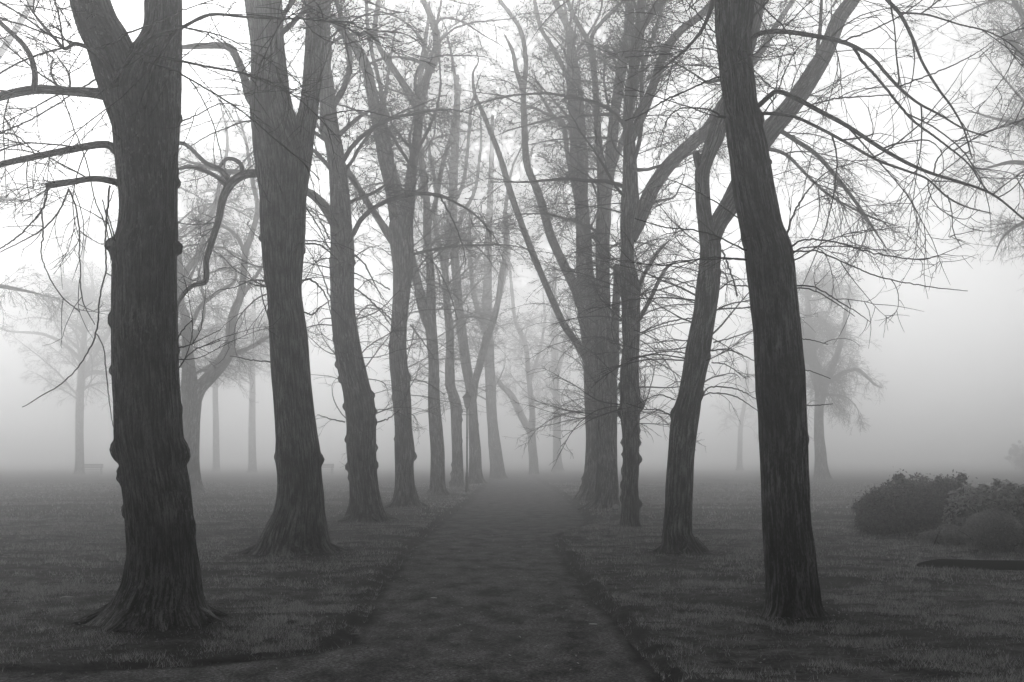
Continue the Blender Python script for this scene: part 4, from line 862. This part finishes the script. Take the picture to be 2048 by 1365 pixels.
def leaves_mesh(x, y, z, s, curl=.35):
    n = len(x); a = rng.uniform(0, 2*math.pi, n); tl = rng.normal(size=(n, 3))*curl; tl[:, 2] = 1; N = norm(tl)
    A = norm(np.cross(N, np.stack([np.cos(a), np.sin(a), a*0], 1))); B = np.cross(N, A); c = np.stack([x, y, z+s*.16], 1)
    s = s[:, None]
    P = [c-A*s*.6, c-B*s*.38+N*s*.10, c+A*s*.6, c+B*s*.38+N*s*.12]
    V = np.stack(P, 1).reshape(-1, 3); i = np.arange(n)*4
    return V, np.concatenate([np.stack([i, i+1, i+2], 1), np.stack([i, i+2, i+3], 1)])
x, y = sample_ground(7500, 9.2, 30)
for (tx, ty, tr) in TB[TB[:, 1] < 40]:            # litter gathers at the feet of the trees
    a_ = rng.uniform(0, 2*math.pi, 260); q_ = tr*1.05+rng.exponential(.28, 260)
    x = np.concatenate([x, tx+np.cos(a_)*q_]); y = np.concatenate([y, ty+np.sin(a_)*q_])
V, T = leaves_mesh(x, y, ground_h(x, y)+.012, rng.uniform(.008, .028, len(x)))
o = mesh_obj('fallen_leaves', V, T, M_LEAF_DEAD, None, smooth=False); tag(o, 'small dead leaves and debris scattered over path and lawns', 'leaves', kind='stuff')

acc = Acc()
x, y = sample_ground(420, 9.5, 26); k_ = in_path(x, y) < 0; x, y = x[k_], y[k_]; L_ = rng.uniform(.05, .24, len(x)); a_ = rng.uniform(0, 2*math.pi, len(x))
P, R = grow(np.stack([x, y, ground_h(x, y)+.02], 1), np.stack([np.cos(a_), np.sin(a_), a_*0], 1), L_, 6, .08, 0, .0018+.006*L_, .0012)
P[:, :, 2] = ground_h(P[:, :, 0].ravel(), P[:, :, 1].ravel()).reshape(P.shape[:2])+.016; acc.add(P, R, 4)
o = mesh_obj('fallen_twigs', np.concatenate(acc.V), np.concatenate(acc.Q), M_TWIG); tag(o, 'thin dropped twigs strewn over the grass and path', 'twigs', kind='stuff')

def lumpy(name, c, rx, ry, rz, mat, seed, label, cat, amp=.3, rot=0.0, nu=20, nv=12):
    th, ph = np.meshgrid(np.linspace(0, 2*math.pi, nu, endpoint=False), np.linspace(-math.pi/2, math.pi/2, nv))
    d = np.stack([np.cos(ph)*np.cos(th), np.cos(ph)*np.sin(th), np.sin(ph)], -1).reshape(-1, 3)
    k = 1+(fbm(d*2.2+seed*5, seed, 3)-.5)*2*amp; V = d*k[:, None]*[rx, ry, rz]
    cr, sr = math.cos(rot), math.sin(rot); V = np.stack([V[:, 0]*cr-V[:, 1]*sr, V[:, 0]*sr+V[:, 1]*cr, V[:, 2]], 1)+np.array(c)
    i = (np.arange(nv-1)*nu)[:, None]; j = np.arange(nu); j2 = (j+1) % nu
    Q = np.stack([i+j, i+j2, i+nu+j2, i+nu+j], -1).reshape(-1, 4)
    o = mesh_obj(name, V, Q, mat, None, origin=c, smooth=False); return tag(o, label, cat)
def gpos(px, py, dz=0.0):
    Y = depth(py); X = (px-1024)/F*Y; return (X, Y, float(ground_h(np.array([X]), np.array([Y]))[0])+dz)
lumpy('crumpled_bag', gpos(1232, 1021, .07), .085, .06, .075, M_PALE, 3, 'small crumpled white bag lying at the foot of the broad right trunk', 'litter', .55)
lumpy('flat_stone', gpos(709, 1266, .012), .05, .035, .012, M_STONE, 4, 'flat pale oval stone lying on the left edge of the path', 'stone', .2)
lumpy('flat_stone', gpos(712, 1258, .008), .035, .025, .009, M_STONE, 5, 'smaller dim stone just behind the flat pale oval stone', 'stone', .2)
lumpy('wood_chip', gpos(135, 1202, .02), .075, .018, .014, M_PALE, 6, 'pale splinter of wood lying on the grass left of the nearest trunk', 'wood chip', .3, .3)
lumpy('wood_chip', gpos(868, 1191, .008), .036, .014, .006, M_PALE, 7, 'pale curled scrap lying in the middle of the path', 'wood chip', .4, -.2)
lumpy('paper_scrap', gpos(1186, 1243, .008), .042, .013, .006, M_PALE, 8, 'pale thin scrap near the right edge of the path', 'litter', .4, -.3)
lumpy('paper_scrap', gpos(1848, 1302, .02), .010, .010, .014, M_PALE, 9, 'tiny bright white speck standing in the right lawn', 'litter', .2)
lumpy('paper_scrap', gpos(905, 1335, .006), .04, .016, .005, M_STONE, 10, 'dull flattened scrap near the bottom centre of the path', 'litter', .4, .1)
lumpy('paper_scrap', gpos(1050, 1317, .006), .05, .018, .005, M_STONE, 12, 'dull flattened scrap low on the path, right of the other one', 'litter', .4, .1)

# ------------------------------------------------------------------ shrubs
def leaf_cloud(C0, Rr, n, s0, s1, seed, flatten=.75, upface=.3, shell=.55, lumps=.35, sprig=0.0):
    """leaves through the volume of merged ellipsoids. C0 (m,3) centres, Rr (m,3) radii"""
    global rng
    rng = np.random.default_rng(seed); C0 = np.array(C0, float); Rr = np.array(Rr, float)
    w = (Rr[:, 0]*Rr[:, 1]*Rr[:, 2])**.67; idx = rng.choice(len(C0), n, p=w/w.sum())
    d = norm(rng.normal(size=(n, 3))); rad_ = rng.uniform(shell**2, 1, n)**.5
    k = 1+(fbm(d*2.4+idx[:, None]*3.7, seed, 3)-.5)*2*lumps
    P = C0[idx]+d*Rr[idx]*(rad_*k)[:, None]
    if sprig: P = P+(rng.random((n, 1)) < .12)*d*rng.exponential(sprig, (n, 1))
    gz = ground_h(P[:, 0], P[:, 1]); ok = P[:, 2] > gz+.01; P, d = P[ok], d[ok]; n = len(P)
    N = norm(d+rng.normal(size=(n, 3))*.8+np.array([0, 0, upface])); A = norm(np.cross(N, rng.normal(size=(n, 3)))); B = np.cross(N, A)
    s = rng.uniform(s0, s1, n)[:, None]
    V = np.stack([P-A*s*.55, P-B*s*.24*flatten+N*s*.05, P+A*s*.55, P+B*s*.24*flatten+N*s*.05], 1).reshape(-1, 3)
    i = np.arange(n)*4; return V, np.stack([i, i+1, i+2, i+3], 1)
def shrub(name, label, C0, Rr, n, s0, s1, mat, seed, stems=26, **kw):
    C0 = np.array(C0, float); c = C0.mean(0); gz = float(ground_h(c[:1], c[1:2])[0])
    base = empty(name, (c[0], c[1], gz)); tag(base, label, 'shrub', 'shrubs by the right lawn')
    Rr = np.array(Rr, float); q = np.random.default_rng(seed+500); m_ = 70 if Rr[0, 0] > .3 and name != 'dome_shrub' else 10
    ii = q.integers(0, len(C0), m_); dd = q.normal(size=(m_, 3)); dd[:, 2] = np.abs(dd[:, 2])*.8-.1; dd /= np.linalg.norm(dd, axis=1)[:, None]
    sm = q.uniform(.12, .27, (m_, 1))*Rr[ii].min(1)[:, None]*np.array([[1, 1, .9]])
    C1 = np.vstack([C0, C0[ii]+dd*Rr[ii]*q.uniform(.85, 1.22, (m_, 1))]); R1_ = np.vstack([Rr, sm*(1 if name != 'dome_shrub' else .4)])
    V, Q = leaf_cloud(C1, R1_, n, s0, s1, seed, **kw); mesh_obj('foliage', V, Q, mat, base, smooth=False)
    acc = Acc(); Rr = np.array(Rr, float)
    ii = rng.integers(0, len(C0), stems); S = np.column_stack([C0[ii, :2]+rng.normal(size=(stems, 2))*.12, np.full(stems, gz-.02)])
    tgt = C0[ii]+norm(rng.normal(size=(stems, 3))+[0, 0, .6])*Rr[ii]*.85; D = tgt-S; L = np.linalg.norm(D, axis=1)
    P, R = grow(S, D, L, 10, .06, 0, np.full(stems, .011), .003); acc.add(P, R, 5)
    P2, R2 = spawn(P, R, 7, .3, 1, .4, .9, .1, .4, 6, .1, 0, .2, .006, .002, cull=False); acc.add(P2, R2, 3)
    mesh_obj('stems', np.concatenate(acc.V), np.concatenate(acc.Q), M_TWIG, base)
    return base
def sp(x0, x1, ytop, ybase, Y, ry):   # ellipsoid seen between columns x0..x1, top row ytop, standing on row ybase's depth
    Y = Y*1.06 if Y < 60 else Y*1.9; cx = ((x0+x1)/2-1024)/F*Y; rx = (x1-x0)/2/F*Y; zt = EYE+(HZ-ytop)/F*Y; zb = -.05+float(dip(Y))
    return (cx, Y, (zt+zb)/2), (rx, ry, (zt-zb)/2)
def build(specs): a = [sp(*s) for s in specs]; return [q[0] for q in a], [q[1] for q in a]
c_, r_ = build([(1712,1800,985,0,26.6,.7),(1745,1850,962,0,26.9,.8),(1790,1890,953,0,27.2,.8),(1850,1945,955,0,27.2,.8),(1718,1790,1012,0,26.2,.5),(1800,1900,985,0,26.3,.6),(1735,1770,975,0,26.5,.3)])
shrub('evergreen_shrub', 'largest dark rounded evergreen bush behind the right lawn, its left end open to the lawn', c_, r_, 46000, .045, .10, M_SHRUB, 41, sprig=.06, lumps=.22)
c_, r_ = build([(1900,1985,972,0,25.2,.6),(1960,2060,966,0,25.0,.6),(2030,2150,962,0,24.8,.7),(1890,1950,990,0,25.0,.5)])
shrub('broadleaf_shrub', 'broad leaved bush with glossy pale leaves at the right edge', c_, r_, 15000, .08, .15, M_SHRUB2, 42, lumps=.25, upface=.9, flatten=1.1)
c_, r_ = build([(1925,2046,1022,0,21.9,.5),(1950,2025,1019,0,21.9,.35)])
shrub('dome_shrub', 'small clipped dome shaped bush in front of the broad leaved bush', c_, r_, 26000, .02, .045, M_SHRUB3, 43, lumps=.10, shell=.7)
c_, r_ = build([(1838,1890,1062,0,23.9,.3),(1868,1925,1048,0,23.7,.35),(1890,1930,1055,0,23.3,.25)])
shrub('low_shrub', 'lowest straggly bush between the big evergreen bush and the dome bush', c_, r_, 9000, .03, .06, M_SHRUB3, 44, lumps=.35, sprig=.03, stems=14)
c_, r_ = build([(2028,2110,1040,0,22.6,.4),(2070,2160,1045,0,22.2,.4)])
shrub('low_shrub', 'dark low bush at the right edge beside the dome bush', c_, r_, 9000, .03, .06, M_SHRUB, 45, lumps=.3, sprig=.02, stems=14)
c_, r_ = build([(2018,2090,888,0,78.0,1.2),(2030,2110,905,0,77.0,1.2)])
shrub('distant_bush', 'ghostly rounded bush far off in the fog at the right edge', c_, r_, 14000, .10, .2, M_SHRUB, 46, lumps=.25)

# ------------------------------------------------------------------ lamp posts
def lathe(name, prof, mat, parent, sides=16, smooth=True, ang0=0.0):
    prof = np.array(prof, float); n = len(prof); th = np.arange(sides)/sides*2*math.pi+ang0
    V = np.stack([prof[:, 0:1]*np.cos(th), prof[:, 0:1]*np.sin(th), np.repeat(prof[:, 1:2], sides, 1)], -1).reshape(-1, 3)+np.array(parent.matrix_world.translation if False else parent.get('org', (0, 0, 0)))
    b_ = (np.arange(n-1)*sides)[:, None]; j = np.arange(sides); j2 = (j+1) % sides
    Q = np.stack([b_+j, b_+j2, b_+sides+j2, b_+sides+j], -1).reshape(-1, 4)
    off = np.array(parent.get('org', (0, 0, 0)))
    me_o = mesh_obj(name, V-off, Q, mat, None, smooth=smooth); me_o.parent = parent; return me_o
def lamp_post(loc, label):
    b_ = empty('lamp_post', loc); tag(b_, label, 'lamp post', None)
    lathe('post', [(.0, -.05), (.085, -.05), (.085, .12), (.075, .14), (.072, .55), (.082, .60), (.06, .66), (.052, .80), (.035, .84), (.034, 2.2), (.045, 2.24), (.034, 2.28), (.030, 3.35), (.045, 3.40), (.05, 3.45), (.02, 3.47), (.0, 3.47)], M_IRON, b_)
    lathe('crossbar', [(0, 0), (.012, 0), (.012, .56), (0, .56)], M_IRON, b_, 8)
    cb = b_.children[-1] if b_.children else None
    h = lathe('lantern', [(.0, 3.46), (.10, 3.46), (.11, 3.48), (.105, 3.50), (.0, 3.50)], M_IRON, b_, 4, False, math.pi/4)
    lathe('glass', [(.098, 3.50), (.215, 3.88)], M_GLASS, h, 4, False, math.pi/4)
    lathe('roof', [(.0, 3.875), (.262, 3.875), (.265, 3.90), (.15, 4.00), (.09, 4.03), (.09, 4.08), (.05, 4.11), (.018, 4.13), (.03, 4.17), (.0, 4.22)], M_IRON, h, 4, False, math.pi/4)
    acc = Acc()
    for k in range(4):
        a = math.pi/4+k*math.pi/2
        P = np.array([[[.105*math.cos(a), .105*math.sin(a), 3.48], [.222*math.cos(a), .222*math.sin(a), 3.89]]]); acc.add(P, np.full((1, 2), .010), 5)
    o = mesh_obj('frame_bars', np.concatenate(acc.V), np.concatenate(acc.Q), M_IRON, None); o.parent = h
    return b_
lp = lamp_post(gpos(934, 985), 'black post with a tapered glass lantern standing at the left side of the path')
for c in lp.children:
    if c.name.startswith('crossbar'): c.location = (-.28, 0, 3.18); c.rotation_euler = (0, rad(90), 0)
# ------------------------------------------------------------------ park benches far off in the fog
def boxes(L):
    V = []; Q = []
    f = np.array([[0, 3, 2, 1], [4, 5, 6, 7], [0, 1, 5, 4], [1, 2, 6, 5], [2, 3, 7, 6], [3, 0, 4, 7]])
    for (x0, x1, y0, y1, z0, z1) in L:
        Q.append(f+len(V)*8); V.append([[x0, y0, z0], [x1, y0, z0], [x1, y1, z0], [x0, y1, z0], [x0, y0, z1], [x1, y0, z1], [x1, y1, z1], [x0, y1, z1]])
    return np.array(V, float).reshape(-1, 3), np.concatenate(Q)
def bench(loc, rz, label, w=1.8):
    b_ = empty('park_bench', loc, rz); tag(b_, label, 'bench', 'park benches in the fog')
    def part(nm, L, m):
        V, Q = boxes(L); o = mesh_obj(nm, V, Q, m, None, smooth=False); o.parent = b_
    part('seat', [(-w/2, w/2, -.22+k*.11, -.13+k*.11, .43, .46) for k in range(4)], M_WOOD)
    part('backrest', [(-w/2, w/2, .235, .26, .56+k*.12, .65+k*.12) for k in range(3)], M_WOOD)
    for s in (-1, 1):
        x = s*(w/2-.12)
        part('leg', [(x-.03, x+.03, -.22, -.16, -.03, .428), (x-.03, x+.03, .263, .32, -.03, .90), (x-.028, x+.028, -.158, .262, .36, .425), (x-.03, x+.03, -.24, .262, .64, .67), (x-.025, x+.025, -.215, -.165, .463, .638)], M_IRON)
bench(gpos(184, 950), .1, 'faint park bench just right of the far left ghostly trunk')
bench(gpos(652, 950), -.1, 'faint park bench seen between the second and third left trunks', 1.3)

# ------------------------------------------------------------------ haze
m = bpy.data.materials.new('fog'); m.use_nodes = True; n = m.node_tree.nodes; n.clear()
pv = n.new('ShaderNodeVolumePrincipled'); ou = n.new('ShaderNodeOutputMaterial'); m.node_tree.links.new(pv.outputs[0], ou.inputs['Volume'])
pv.inputs['Color'].default_value = (.97, .97, .97, 1); pv.inputs['Density'].default_value = FOG_DENSITY; pv.inputs['Anisotropy'].default_value = 0.935
V, Q = boxes([(-560, 560, -80, 560, -2.2, 23.5)])
o = mesh_obj('haze', V, Q, m, None, smooth=False); tag(o, 'even grey fog filling the whole park', 'fog', kind='stuff')
